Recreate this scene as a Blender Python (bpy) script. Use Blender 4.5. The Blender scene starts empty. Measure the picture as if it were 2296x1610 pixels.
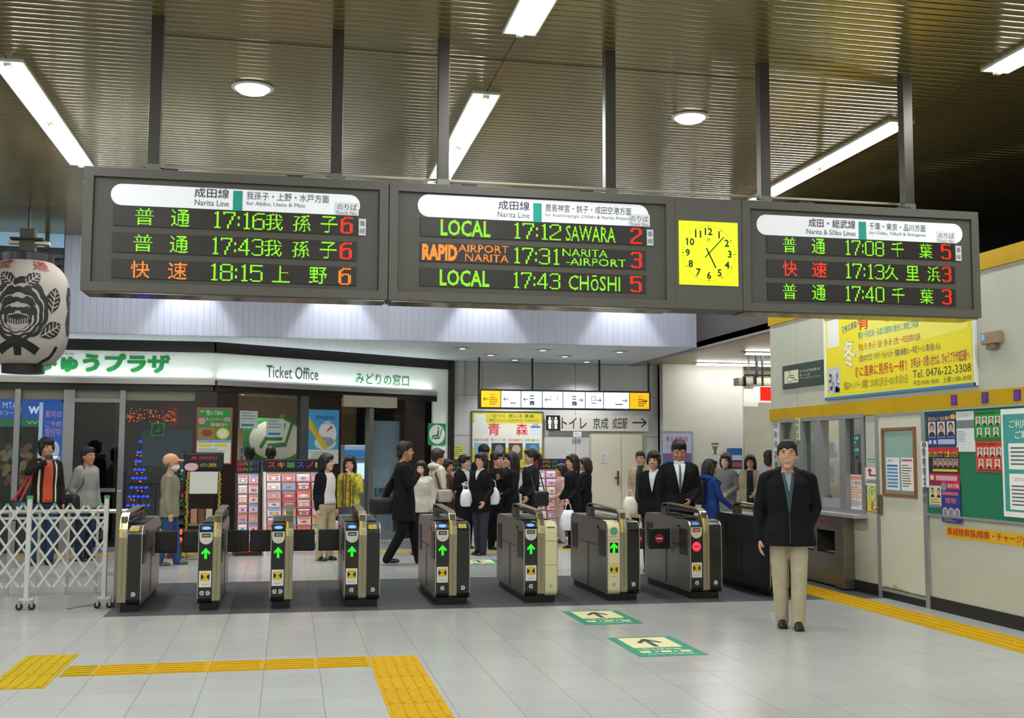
import bpy, bmesh, math, random
import numpy as np
from mathutils import Matrix, Vector
random.seed(7)
scene = bpy.context.scene
col = scene.collection
PI = math.pi
# ------------------------------------------------------------------ camera, world, exposure
W_, H_, F_ = 2296, 1610, 2472.0
CAM_M = np.array([[0.98035964, -0.02023709, 0.19617705], [-0.19718723, -0.08298461, 0.97684735], [0.00348888, 0.99634533, 0.08534525]])
EYE = 1.6
cam = bpy.data.cameras.new('camera')
cam_o = bpy.data.objects.new('camera', cam)
col.objects.link(cam_o)
cam.sensor_width = 36.0
cam.lens = F_ / W_ * 36.0
cam.clip_end = 200
r_, u_, f_ = CAM_M[:, 0], CAM_M[:, 1], CAM_M[:, 2]
cam_o.matrix_world = Matrix(((r_[0], u_[0], -f_[0], 0), (r_[1], u_[1], -f_[1], 0), (r_[2], u_[2], -f_[2], EYE), (0, 0, 0, 1)))
scene.camera = cam_o
world = bpy.data.worlds.new('world')
scene.world = world
world.use_nodes = True
world.node_tree.nodes['Background'].inputs[0].default_value = (0.6, 0.7, 0.9, 1)
world.node_tree.nodes['Background'].inputs[1].default_value = 0.02
scene.view_settings.view_transform = 'Standard'
scene.view_settings.look = 'None'
scene.view_settings.exposure = 0.0
scene.view_settings.gamma = 1.0
scene.view_settings.use_curve_mapping = False
scene.cycles.max_bounces = 5
scene.cycles.diffuse_bounces = 3
scene.cycles.glossy_bounces = 2
scene.cycles.transmission_bounces = 2
scene.cycles.transparent_max_bounces = 8
scene.cycles.caustics_reflective = False
scene.cycles.caustics_refractive = False
scene.cycles.adaptive_threshold = .035
scene.cycles.sample_clamp_indirect = 6.0
LAMP_W = 34.0           # watts of each half of a fluorescent fixture
# real measures of the place (metres): x across, y away from the camera, z up
CEIL = 4.95; SOFF = 3.42; WALLX = 6.6; FASY = 17.88; BACKY = 21.6; GATEY = 11.75; BOARDY = 8.5

def ray(px, py):
    return CAM_M @ np.array([px - W_ / 2, H_ / 2 - py, F_])
def aty(px, py, Y):
    d = ray(px, py); t = Y / d[1]; return (d[0] * t, Y, d[2] * t + EYE)
def atx(px, py, X=WALLX):
    d = ray(px, py); t = X / d[0]; return (X, d[1] * t, d[2] * t + EYE)
def atz(px, py, z=0.0):
    d = ray(px, py); t = (z - EYE) / d[2]; return (d[0] * t, d[1] * t, z)
def inframe(p, m=30):
    v = CAM_M.T @ (np.array(p, float) - [0, 0, EYE])
    if v[2] < .1: return False
    x = W_ / 2 + F_ * v[0] / v[2]; y = H_ / 2 - F_ * v[1] / v[2]
    return -m < x < W_ + m and -m < y < H_ + m

# ------------------------------------------------------------------ materials
def C(h):
    if not isinstance(h, str): return tuple(h)
    h = h.lstrip('#'); o = []
    for i in (0, 2, 4):
        c = int(h[i:i + 2], 16) / 255
        o.append(c / 12.92 if c <= .04045 else ((c + .055) / 1.055) ** 2.4)
    return tuple(o)
_mats = {}
def mat(h, rough=.6, metal=0., emit=0., noise=0., scale=8., bump=0., bscale=60., spec=.5, rnd=0., stretch=None, coat=0.):
    key = (h if isinstance(h, str) else tuple(h), rough, metal, emit, noise, scale, bump, bscale, spec, rnd, stretch, coat)
    if key in _mats: return _mats[key]
    m = bpy.data.materials.new('mat_%d' % len(_mats)); m.use_nodes = True
    nt = m.node_tree; b = nt.nodes['Principled BSDF']; c = C(h)
    b.inputs['Base Color'].default_value = (*c, 1); b.inputs['Roughness'].default_value = rough
    b.inputs['Metallic'].default_value = metal; b.inputs['Specular IOR Level'].default_value = spec
    if coat: b.inputs['Coat Weight'].default_value = coat; b.inputs['Coat Roughness'].default_value = .08
    if emit:
        b.inputs['Emission Color'].default_value = (*c, 1); b.inputs['Emission Strength'].default_value = emit
        if emit < 8: m.cycles.emission_sampling = 'NONE'
    def coords():
        tc = nt.nodes.new('ShaderNodeTexCoord'); mp = nt.nodes.new('ShaderNodeMapping')
        nt.links.new(tc.outputs['Object'], mp.inputs[0])
        if stretch: mp.inputs['Scale'].default_value = stretch
        return mp.outputs[0]
    src = None
    if noise or rnd:
        mx = nt.nodes.new('ShaderNodeMix'); mx.data_type = 'RGBA'; mx.blend_type = 'MULTIPLY'; mx.inputs[0].default_value = 1
        mx.inputs[6].default_value = (*c, 1)
        if noise:
            n = nt.nodes.new('ShaderNodeTexNoise'); n.inputs['Scale'].default_value = scale; n.inputs['Detail'].default_value = 4
            nt.links.new(coords(), n.inputs['Vector']); val = n.outputs['Fac']; lo, hi = 1 - noise, 1 + noise; a0, a1 = .3, .7
        else:
            n = nt.nodes.new('ShaderNodeObjectInfo'); val = n.outputs['Random']; lo, hi = 1 - rnd, 1 + rnd; a0, a1 = 0, 1
        mr = nt.nodes.new('ShaderNodeMapRange'); mr.inputs[1].default_value = a0; mr.inputs[2].default_value = a1
        mr.inputs[3].default_value = lo; mr.inputs[4].default_value = hi
        nt.links.new(val, mr.inputs[0]); val = mr.outputs[0]
        if noise and rnd:
            n2 = nt.nodes.new('ShaderNodeObjectInfo'); m2 = nt.nodes.new('ShaderNodeMapRange'); m2.inputs[3].default_value = 1 - rnd; m2.inputs[4].default_value = 1 + rnd
            nt.links.new(n2.outputs['Random'], m2.inputs[0]); ml = nt.nodes.new('ShaderNodeMath'); ml.operation = 'MULTIPLY'
            nt.links.new(val, ml.inputs[0]); nt.links.new(m2.outputs[0], ml.inputs[1]); val = ml.outputs[0]
        nt.links.new(val, mx.inputs[7]); nt.links.new(mx.outputs[2], b.inputs['Base Color'])
    if bump:
        n = nt.nodes.new('ShaderNodeTexNoise'); n.inputs['Scale'].default_value = bscale; n.inputs['Detail'].default_value = 3
        nt.links.new(coords(), n.inputs['Vector'])
        bp = nt.nodes.new('ShaderNodeBump'); bp.inputs['Strength'].default_value = bump; bp.inputs['Distance'].default_value = .02
        nt.links.new(n.outputs['Fac'], bp.inputs['Height']); nt.links.new(bp.outputs[0], b.inputs['Normal'])
    _mats[key] = m
    return m
def glass(tint='#e8f0f0', refl=.12, rough=.02):
    key = ('glass', tint, refl, rough)
    if key in _mats: return _mats[key]
    m = bpy.data.materials.new('glass_%d' % len(_mats)); m.use_nodes = True; nt = m.node_tree
    nt.nodes.clear(); o = nt.nodes.new('ShaderNodeOutputMaterial'); t = nt.nodes.new('ShaderNodeBsdfTransparent'); g = nt.nodes.new('ShaderNodeBsdfGlossy')
    t.inputs[0].default_value = (*C(tint), 1); g.inputs['Roughness'].default_value = rough
    x = nt.nodes.new('ShaderNodeMixShader'); x.inputs[0].default_value = refl
    nt.links.new(t.outputs[0], x.inputs[1]); nt.links.new(g.outputs[0], x.inputs[2]); nt.links.new(x.outputs[0], o.inputs[0])
    _mats[key] = m
    return m

# ------------------------------------------------------------------ objects
WM = {}
def ob(name, me, m=None, parent=None, M=None, label=None, cat=None, group=None, kind=None, smooth=False):
    if isinstance(me, bmesh.types.BMesh):
        bm = me; me = bpy.data.meshes.new(name); bm.to_mesh(me); bm.free()
    if m is not None and not isinstance(m, (list, tuple)): m = [m]
    if m and len(me.materials) == 0:
        for x in m: me.materials.append(x)
    if smooth and len(me.polygons): me.polygons.foreach_set('use_smooth', [True] * len(me.polygons))
    o = bpy.data.objects.new(name, me); col.objects.link(o)
    return _fin(o, parent, M, label, cat, group, kind)
def _fin(o, parent, M, label, cat, group, kind):
    M = M.copy() if M is not None else (WM[parent].copy() if parent is not None else Matrix())
    WM[o] = M
    if parent is not None:
        o.parent = parent; o.matrix_basis = WM[parent].inverted() @ M
    else: o.matrix_basis = M
    if label: o['label'] = label
    if cat: o['category'] = cat
    if group: o['group'] = group
    if kind: o['kind'] = kind
    return o
def obs(name, bs, m, parent, M=None, bev=0.):      # like pieces, each an object of its own
    for b in bs: ob(name, boxes(b, bev=bev), m, parent, M)
def thing(name, label, cat, loc=(0, 0, 0), rz=0., group=None, M=None):
    o = bpy.data.objects.new(name, None); col.objects.link(o); o.empty_display_size = .2
    return _fin(o, None, M if M is not None else Matrix.Translation(loc) @ Matrix.Rotation(rz, 4, 'Z'), label, cat, group, None)
T = Matrix.Translation
def FR(x=0, y=0, z=0): return Matrix(((1, 0, 0, x), (0, 0, -1, y), (0, 1, 0, z), (0, 0, 0, 1)))      # faces the camera side (-y)
def RW(y=0, z=0, x=WALLX): return Matrix(((0, 0, -1, x), (-1, 0, 0, y), (0, 1, 0, z), (0, 0, 0, 1)))  # on the office wall, faces -x
def addbox(bm, b):
    x0, x1, y0, y1, z0, z1 = b
    v = [bm.verts.new(p) for p in ((x0, y0, z0), (x1, y0, z0), (x1, y1, z0), (x0, y1, z0), (x0, y0, z1), (x1, y0, z1), (x1, y1, z1), (x0, y1, z1))]
    for f in ((0, 3, 2, 1), (4, 5, 6, 7), (0, 1, 5, 4), (1, 2, 6, 5), (2, 3, 7, 6), (3, 0, 4, 7)): bm.faces.new([v[i] for i in f])
def boxes(*bs, bev=0., seg=2):
    bm = bmesh.new()
    for i, b in enumerate(bs):      # later pieces stand a hair proud so that no two faces coincide
        e = .0003 * i; addbox(bm, (b[0] - e, b[1] + e, b[2] - e, b[3] + e, b[4] - e, b[5] + e))
    if bev: bmesh.ops.bevel(bm, geom=bm.edges[:], offset=bev, segments=seg, affect='EDGES', profile=.6)
    return bm
def prism(pts, z0, z1, bm=None):
    bm = bm or bmesh.new()
    a = [bm.verts.new((p[0], p[1], z0)) for p in pts]; b = [bm.verts.new((p[0], p[1], z1)) for p in pts]; n = len(pts)
    bm.faces.new(a[::-1]); bm.faces.new(b)
    for i in range(n): bm.faces.new((a[i], a[(i + 1) % n], b[(i + 1) % n], b[i]))
    return bm
def extx(pts, x0, x1, bm=None):      # profile in (y,z) swept along x
    bm = bm or bmesh.new()
    a = [bm.verts.new((x0, p[0], p[1])) for p in pts]; b = [bm.verts.new((x1, p[0], p[1])) for p in pts]; n = len(pts)
    bm.faces.new(a); bm.faces.new(b[::-1])
    for i in range(n): bm.faces.new((a[i], b[i], b[(i + 1) % n], a[(i + 1) % n]))
    bmesh.ops.recalc_face_normals(bm, faces=bm.faces)
    return bm
def tube(pts, r, n=8, bm=None, r2=None, flat=1.0):
    bm = bm or bmesh.new(); pts = [Vector(p) for p in pts]; rings = []
    rr = r if isinstance(r, (list, tuple)) else [r] * len(pts)
    N = len(pts); d0 = (pts[1] - pts[0]).normalized(); up = Vector((0, 0, 1)) if abs(d0.z) < .9 else Vector((0, 1, 0))
    a = d0.cross(up).normalized()
    for i, p in enumerate(pts):
        d = (pts[min(i + 1, N - 1)] - pts[max(i - 1, 0)]).normalized()
        a = (a - d * a.dot(d)).normalized(); b = d.cross(a)
        rings.append([bm.verts.new(p + (a * math.cos(t) + b * math.sin(t) * flat) * rr[i]) for t in [2 * PI * k / n for k in range(n)]])
    for i in range(N - 1):
        for k in range(n): bm.faces.new((rings[i][k], rings[i][(k + 1) % n], rings[i + 1][(k + 1) % n], rings[i + 1][k]))
    bm.faces.new(rings[0][::-1]); bm.faces.new(rings[-1])
    return bm
def lathe(prof, n=32, bm=None, c=(0, 0)):
    bm = bm or bmesh.new(); rings = []
    for r, z in prof:
        rings.append([bm.verts.new((c[0] + r * math.cos(2 * PI * k / n), c[1] + r * math.sin(2 * PI * k / n), z)) for k in range(n)])
    for i in range(len(prof) - 1):
        for k in range(n): bm.faces.new((rings[i][k], rings[i][(k + 1) % n], rings[i + 1][(k + 1) % n], rings[i + 1][k]))
    bm.faces.new(rings[0][::-1]); bm.faces.new(rings[-1])
    return bm
def ell(bm, c, r, sub=2, rot=None):
    M = T(c) @ (rot.to_4x4() if rot is not None else Matrix()) @ Matrix.Diagonal((*r, 1))
    bmesh.ops.create_icosphere(bm, subdivisions=sub, radius=1, matrix=M)
    return bm

# ------------------------------------------------------------------ flat print: lettering and pictures on sheets
_tc = {}
def glyphs(s, bold=0.):
    k = (s, bold)
    if k in _tc: return _tc[k]
    cu = bpy.data.curves.new('t', 'FONT'); cu.body = s; cu.size = 1; cu.offset = bold; cu.resolution_u = 2
    o = bpy.data.objects.new('t', cu); me = o.to_mesh()
    v = np.array([p.co[:2] for p in me.vertices]) if len(me.vertices) else np.zeros((0, 2)); f = [tuple(p.vertices) for p in me.polygons]
    o.to_mesh_clear(); bpy.data.objects.remove(o); bpy.data.curves.remove(cu)
    if len(v):
        v[:, 0] -= v[:, 0].min(); v[:, 1] -= v[:, 1].min()
    _tc[k] = (v, f)
    return v, f
class Print:
    def __init__(s): s.v = []; s.f = []; s.mi = []; s.mats = []; s.keys = {}
    def _m(s, c, emit):
        k = (c, emit)
        if k not in s.keys:
            s.keys[k] = len(s.mats); s.mats.append(c if isinstance(c, bpy.types.Material) else mat(c, .55, emit=emit))
        return s.keys[k]
    def raw(s, vs, fs, c, l, emit):
        n = len(s.v); z = .0007 * l
        s.v += [(float(a), float(b), z) for a, b in vs]; k = s._m(c, emit)
        for f in fs: s.f.append([n + i for i in f]); s.mi.append(k)
        return s
    def poly(s, pts, c, l=1, emit=0): return s.raw(pts, [range(len(pts))], c, l, emit)
    def rect(s, x, y, w, h, c, l=1, emit=0): return s.poly([(x, y), (x + w, y), (x + w, y + h), (x, y + h)], c, l, emit)
    def ell(s, x, y, rx, ry, c, l=1, n=20, emit=0): return s.poly([(x + rx * math.cos(2 * PI * k / n), y + ry * math.sin(2 * PI * k / n)) for k in range(n)], c, l, emit)
    def ring(s, x, y, r, w, c, l=1, n=24, emit=0, a0=0, a1=2 * PI, ry=None):
        ry = ry or r; vs = []
        for k in range(n + 1):
            a = a0 + (a1 - a0) * k / n
            vs += [(x + r * math.cos(a), y + ry * math.sin(a)), (x + (r - w) * math.cos(a), y + (ry - w) * math.sin(a))]
        return s.raw(vs, [(2 * k, 2 * k + 2, 2 * k + 3, 2 * k + 1) for k in range(n)], c, l, emit)
    def rrect(s, x, y, w, h, r, c, l=1, emit=0):
        pts = []
        for cx, cy, a in ((x + w - r, y + r, -PI / 2), (x + w - r, y + h - r, 0), (x + r, y + h - r, PI / 2), (x + r, y + r, PI)):
            pts += [(cx + r * math.cos(a + PI / 2 * k / 6), cy + r * math.sin(a + PI / 2 * k / 6)) for k in range(7)]
        return s.poly(pts, c, l, emit)
    def line(s, x0, y0, x1, y1, w, c, l=2, emit=0):
        d = Vector((x1 - x0, y1 - y0)); n = Vector((-d.y, d.x)).normalized() * w / 2
        return s.poly([(x0 - n.x, y0 - n.y), (x1 - n.x, y1 - n.y), (x1 + n.x, y1 + n.y), (x0 + n.x, y0 + n.y)], c, l, emit)
    def text(s, t, x, y, h, c, w=None, l=3, bold=0., emit=0, al='l', rot=0., skew=0., mirror=False):
        if any(ord(ch) >= 0x4e00 for ch in t): bold = min(bold, .009)
        v, f = glyphs(t, bold)
        if not len(v): return s
        v = v.copy(); sy = h / max(v[:, 1].max(), 1e-6); sx = sy if w is None else w / max(v[:, 0].max(), 1e-6)
        v = v * [sx, sy]; ww = v[:, 0].max()
        if mirror: v[:, 0] = ww - v[:, 0]; f = [q[::-1] for q in f]
        if al == 'c': v[:, 0] -= ww / 2
        if al == 'r': v[:, 0] -= ww
        if skew: v[:, 0] += v[:, 1] * skew
        if rot:
            ca, sa = math.cos(rot), math.sin(rot); v = np.stack([v[:, 0] * ca - v[:, 1] * sa, v[:, 0] * sa + v[:, 1] * ca], 1)
        return s.raw(v + [x, y], f, c, l, emit)
    def vtext(s, t, x, y, h, c, l=3, gap=.12, bold=0.):      # one column, from the top y down
        for ch in t:
            s.text(ch, x, y - h, h * .92, c, w=h * .92, l=l, bold=bold); y -= h * (1 + gap)
        return s
    def lines(s, x, y, w, n, dy, c, h=.3, l=2, seed=1):          # fine print too small to read
        rn = random.Random(seed)
        for k in range(n): s.rect(x, y - k * dy, w * rn.uniform(.6, 1), dy * h, c, l)
        return s
    def face(s, x, y, w, h, bg, hair='#16130f', skin='#c89a78', coat='#2a2a34', l=2):
        s.rect(x, y, w, h, bg, l); s.poly([(x + w * .08, y), (x + w * .92, y), (x + w * .8, y + h * .2), (x + w * .6, y + h * .28), (x + w * .4, y + h * .28), (x + w * .2, y + h * .2)], coat, l + 1)
        s.ell(x + w / 2, y + h * .6, w * .3, h * .32, hair, l + 1); s.ell(x + w / 2, y + h * .52, w * .24, h * .27, skin, l + 2, 14)
        return s
    def mesh(s, name='print'):
        me = bpy.data.meshes.new(name); me.from_pydata(s.v, [], s.f)
        for m in s.mats: me.materials.append(m)
        me.polygons.foreach_set('material_index', s.mi); me.update()
        return me
    def build(s, name, parent, M): return ob(name, s.mesh(name), None, parent, M)
def sheet(name, label, cat, M, w, h, c, pr=None, th=.004, group=None, rough=.45, emit=0):
    """a poster or notice: a thin sheet whose lower left corner is at M, with its print as a part"""
    o = ob(name, boxes((0, w, 0, h, 0, th)), mat(c, rough, emit=emit), None, M, label, cat, group)
    if pr is not None: pr.build('print', o, M @ T((0, 0, th)))
    return o
# ------------------------------------------------------------------ lamps of the hall
LAMPX = (-6.65, -2.44, 1.73, 5.97)
WHITE = mat('#f2f2ec', .4)
def area(name, parent, loc, sx, sy, watts, color=(1, 1, 1), rot=(0, 0, 0), spread=PI):
    l = bpy.data.lights.new(name, 'AREA'); l.shape = 'RECTANGLE'; l.size = sx; l.size_y = sy; l.energy = watts; l.color = color; l.spread = spread
    o = bpy.data.objects.new(name, l); col.objects.link(o)
    M = T(loc) @ Matrix.Rotation(rot[2], 4, 'Z') @ Matrix.Rotation(rot[1], 4, 'Y') @ Matrix.Rotation(rot[0], 4, 'X')
    return _fin(o, parent, M, None, None, None, None)
tube_m = mat('#ffffff', .4, emit=32.0); refl_m = mat('#ffffff', .35, emit=1.6)
def strip_lamp(label, x, y0, y1, w=.27, z=CEIL, group=None, along='y', parts=2, watts=None):
    t = thing('fluorescent_lamp', label, 'lamp', (x, (y0 + y1) / 2, z), 0 if along == 'y' else -PI / 2, group)
    R = WM[t]; L = (y1 - y0) / 2
    ob('housing', boxes((-w / 2, -w / 2 + .012, -L, L, -.022, 0), (w / 2 - .012, w / 2, -L, L, -.022, 0), (-w / 2, w / 2, -L, -L + .012, -.022, 0), (-w / 2, w / 2, L - .012, L, -.022, 0)), mat('#d8d8d2', .4), t)
    ob('reflector', boxes((-w / 2 + .012, w / 2 - .012, -L + .012, L - .012, -.02, -.012)), refl_m, t)
    seg = 2 * L / parts
    for k in range(parts):
        a, b = -L + k * seg + .07, -L + (k + 1) * seg - .07
        tb = ob('tube', tube([(0, a, -.04), (0, b, -.04)], .018, 10), tube_m, t)
        obs('socket', ((-.03, .03, a - .05, a, -.05, -.02), (-.03, .03, b, b + .05, -.05, -.02)), WHITE, tb)
        area('tube_light', t, (R @ T((0, (a + b) / 2, -.062))).translation, (w - .03) if along == 'y' else seg - .1, seg - .1 if along == 'y' else (w - .03), watts or LAMP_W, (.97, 1, .975))
    return t
for i, x in enumerate(LAMPX):
    for y0 in (-5.15, -.15, 4.85, 9.85, 14.2):  # last row is hidden by the boards, added to brighten the rear
        vis = {(1, 9.85): 'long twin tube ceiling lamp above the upper corner of the leftmost departure board', (2, 9.85): 'twin tube ceiling lamp behind the hanger poles of the middle departure board',
               (2, 4.85): 'ceiling lamp whose end shows at the top edge, nearest above the middle board', (3, 9.85): 'long twin tube ceiling lamp slanting behind the rightmost departure board poles',
               (3, 4.85): 'ceiling lamp reaching in from the edge over the yellow topped office wall'}.get((i, y0))
        strip_lamp(vis or 'twin tube ceiling lamp in the hall outside the view', x, y0, y0 + 3.52 - .4 * (y0 > 14), watts=15 if y0 > 14 else None, group='ceiling strip lamps' if vis else 'hall lamps out of view')  # y0 > 14 is the hidden rear row, added to brighten the rear
def dome(label, x, y, z, r, watts, emit=2.5, group='round ceiling lights', spot=None, flat=.35):
    t = thing('downlight', label, 'lamp', (x, y, z), 0, group)
    ob('trim_ring', lathe([(r, 0), (r * 1.12, -.004), (r * 1.12, -.014), (r, -.018)], 28), mat('#cfcfc8', .35), t, smooth=True)
    ob('lens', lathe([(r * .99, -.002), (r * .97, -.012), (r * .75, -.012 - r * flat * .6), (r * .35, -.012 - r * flat), (.001, -.013 - r * flat)], 28), mat('#ffffff', .4, emit=emit), t, smooth=True)
    l = bpy.data.lights.new('downlight_beam', 'SPOT' if spot else 'POINT'); l.energy = watts; l.shadow_soft_size = r * .8
    if spot: l.spot_size = spot; l.spot_blend = .35 if spot < 1.5 else .7
    o = bpy.data.objects.new('downlight_beam', l); col.objects.link(o); _fin(o, t, T((x, y, z - .03 - r * flat)), None, None, None, None)
    return t
dome('bright round ceiling light between the leftmost board hanger poles', -.4, 10.17, CEIL, .17, 30, spot=math.radians(150))
dome('bright round ceiling light above the green clock', 3.84, 10.17, CEIL, .165, 30, spot=math.radians(150))
dome('round ceiling light over the office, outside the view', 8.1, 10.17, CEIL, .165, 3)
for k, px in enumerate((425, 752, 1083, 1392)):
    X = aty(px, 690, FASY)[0]
    dome('recessed spotlight washing the white panelled fascia', X, FASY - .32, CEIL, .09, 260, emit=4, group='fascia spotlights', spot=math.radians(66), flat=.1)
for k, (x, y) in enumerate(((2.9, 18.82), (4.33, 18.81), (5.74, 18.82), (3.61, 19.98), (5.01, 19.93), (4.26, 20.92), (5.72, 20.99))):
    dome('small round soffit downlight, %s' % ('front row nearest the ticket office', 'front row in the middle', 'front row nearest the passage', 'middle row nearest the ticket office', 'middle row nearest the passage', 'rear row nearest the ticket office', 'rear row nearest the passage')[k], x, y, SOFF, .125, 150 if k > 4 else 45, emit=6, group='small soffit downlights', flat=.05, spot=math.radians(125))
strip_lamp('thin ceiling strip lamp over the passage, close to the back wall', 9.7, 18.83, 22.57, .07, SOFF, 'passage strip lamps', 'x', 2, 11)
strip_lamp('thin ceiling strip lamp over the passage, above the red sign', 9.7, 16.43, 20.17, .07, SOFF, 'passage strip lamps', 'x', 2, 11)

# ------------------------------------------------------------------ floor
floor_o = ob('floor', boxes((-9, 13, -6, 25, -.06, -.004)), mat('#8f8c84', .6), None, None, kind='structure')
tile_m = mat('#b7b8b5', .22, spec=.5, noise=.10, scale=170, rnd=.035, bump=.0)
dark_m = mat('#45474b', .55, noise=.12, scale=40)
tile_me = bpy.data.meshes.new('tile'); b_ = boxes((-.1985, .1985, -.1985, .1985, -.02, 0)); b_.to_mesh(tile_me); b_.free(); tile_me.materials.append(tile_m)
X0, Y0 = -.15 - .4 * 22, 11.47 - .4 * 43
far = bmesh.new(); dark = bmesh.new(); near = []
for i in range(56):
    for j in range(76):
        x, y = X0 + .4 * i + .2, Y0 + .4 * j + .2
        if x > 12.8 or y > 24.8: continue
        if 11.47 < y < 14.1 and x > -1.75 and x < 6.6: addbox(dark, (x - .199, x + .199, y - .199, y + .199, -.02, 0)); continue
        if 6 < y < 11.47 and x < 6.7 and inframe((x, y, 0), 40): near.append((x, y))
        else: addbox(far, (x - .1985, x + .1985, y - .1985, y + .1985, -.02, 0))
near.sort(key=lambda p: p[1])
for x, y in near[300:]: addbox(far, (x - .1985, x + .1985, y - .1985, y + .1985, -.02, 0))
for x, y in near[:300]: ob('tile', tile_me, None, floor_o, T((x, y, 0)))
ob('tile_field', far, tile_m, floor_o, kind='stuff'); ob('dark_tile_field', dark, dark_m, floor_o, kind='stuff')
# yellow tactile tiles laid on the floor
YEL = mat('#c39a0a', .75, spec=.15, noise=.08, scale=25, rnd=.05); YEL2 = mat('#b89d0a', .75, spec=.15, noise=.08, scale=25, rnd=.05)
def tactile(w, d, kind, n=4):
    bm = boxes((.003, w - .003, .003, d - .003, 0, .004))
    if kind == 'bars_y':
        for k in range(n): addbox(bm, (w * (k + .5) / n - .012, w * (k + .5) / n + .012, d * .06, d * .94, .004, .009))
    elif kind == 'bars_x':
        for k in range(n): addbox(bm, (w * .04, w * .96, d * (k + .5) / n - .012, d * (k + .5) / n + .012, .004, .009))
    elif kind == 'dots':
        for a in range(5):
            for c in range(5): lathe([(.017, .004), (.014, .008), (.006, .0095)], 8, bm, (w * (a + .5) / 5, d * (c + .5) / 5))
    me = bpy.data.meshes.new('tactile'); bm.to_mesh(me); bm.free(); return me
t_strip = tactile(.4, .4, 'bars_x', 5); t_col = tactile(.385, .42, 'bars_y', 5); t_dot = tactile(.385, .42, 'dots'); t_wall = tactile(.45, .4, 'bars_y', 4); t_patch = tactile(.39, .43, 'bars_y', 5)
for m_, y_ in ((t_strip, YEL), (t_col, YEL), (t_dot, YEL), (t_wall, YEL), (t_patch, YEL2)): m_.materials.append(y_)
for k in range(5): ob('tactile_tile', t_strip, None, floor_o, T((-1.37 + .4 * k, 8.5, 0)))
t_short = tactile(.21, .4, 'bars_x', 5); t_short.materials.append(YEL2); ob('tactile_tile', t_short, None, floor_o, T((-1.585, 8.5, 0)))
ob('tactile_tile', t_dot, None, floor_o, T((.632, 8.46, 0)))
for k in range(7): ob('tactile_tile', t_col, None, floor_o, T((.632, 8.04 - .42 * k, 0)))
for k in range(3): ob('tactile_tile', t_patch, None, floor_o, T((-1.99, 8.12 + .43 * k, 0)))
for k in range(22): ob('tactile_tile', t_wall, None, floor_o, T((5.86, 5.0 + .4 * k, 0)))
far_y = bmesh.new()
for k in range(26): addbox(far_y, (-4.2 + .4 * k, -3.803 + .4 * k, 18.05, 18.35, 0, .005))
ob('tactile_strip', far_y, YEL, floor_o, kind='stuff')

# ------------------------------------------------------------------ ceiling of glossy bronze slats
ceil_o = ob('ceiling', boxes((-9, 13, -6, 25, CEIL + .015, CEIL + .06)), mat('#17150e', .8), None, None, kind='structure')
slat_m = mat('#968a5a', .2, metal=.7, noise=.05, scale=3, stretch=(.6, 2, 1))
def slat_mesh(x0, x1):
    ys = [.0, .002] + [.002 + .090 * k / 6 for k in range(1, 6)] + [.092, .094]
    zs = [.012, .0] + [.0] * 5 + [.0, .012]
    v = [(x0, y, z) for y, z in zip(ys, zs)] + [(x1, y, z) for y, z in zip(ys, zs)]; n = len(ys)
    me = bpy.data.meshes.new('slat'); me.from_pydata(v, [], [(k, k + n, k + n + 1, k + 1) for k in range(n - 1)])
    me.polygons.foreach_set('use_smooth', [False] + [True] * (n - 3) + [False]); me.materials.append(slat_m); me.flip_normals(); return me
slat_me = slat_mesh(-9, 13)
for k in range(124): ob('slat', slat_me, None, ceil_o, T((0, 5.48 + .1 * k, CEIL)))
back = bmesh.new()
for k in range(114): addbox(back, (-9, 13, -5.92 + .1 * k, -5.826 + .1 * k, CEIL, CEIL + .012))
ob('slat_field', back, slat_m, ceil_o, kind='stuff')
for x in LAMPX[1:]: ob('joint_strip', boxes((x - .003, x + .003, 5.4, FASY, CEIL - .0025, CEIL)), mat('#2a2415', .6), ceil_o)
# thin cable run along the top of the boards
ob('trim_1', boxes((-1.0, 5.3, 8.79, 8.81, 3.815, 3.832)), mat('#a8a088', .4, metal=.2), None, None, kind='structure')
ob('trim_6', tube([(-1.2, 9.0, CEIL - .006), (5.5, 9.0, CEIL - .006)], .004, 6), mat('#3a3420', .6), None, None, kind='structure')

# ------------------------------------------------------------------ fascia of white upright panels, soffit, upper left louvres
fas = ob('wall_fascia', boxes((-9, 6.83, FASY + .02, FASY + .2, SOFF + .02, CEIL)), mat('#3d4046', .7), None, None, kind='structure')
pan_m = mat('#adb2c4', .4, rnd=.03)
pan_me = bpy.data.meshes.new('panel'); b_ = boxes((.0015, .0995, 0, .02, SOFF, CEIL)); b_.to_mesh(pan_me); b_.free(); pan_me.materials.append(pan_m)
pan2 = bpy.data.meshes.new('panel'); b_ = boxes((.0015, .0995, 0, .02, SOFF, 3.98)); b_.to_mesh(pan2); b_.free(); pan2.materials.append(pan_m)
for k in range(103): ob('panel', pan_me, None, fas, T((-3.47 + .1 * k, FASY, 0)))
for k in range(26): ob('panel', pan2, None, fas, T((-6.07 + .1 * k, FASY, 0)))
for k in range(6): ob('louvre', boxes((-9, -3.48, FASY - .06, FASY - .02, 4.02 + .11 * k, 4.08 + .11 * k)), mat('#55585c' if k % 2 else '#3a3c40', .5), fas)
ob('clerestory_pane', boxes((-9, -3.48, FASY - .03, FASY, 4.74, CEIL)), mat('#8fb4cf', .2, emit=.35), fas)
for k in range(6): ob('post', boxes((-8.5 + .95 * k, -8.44 + .95 * k, FASY - .06, FASY, 4.70, CEIL)), mat('#4b4a44', .5), fas)
sof = ob('ceiling_soffit', boxes((-9, 6.83, FASY + .03, 22.6, SOFF + .012, SOFF + .1)), mat('#5d5f60', .6), None, None, kind='structure')
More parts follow.
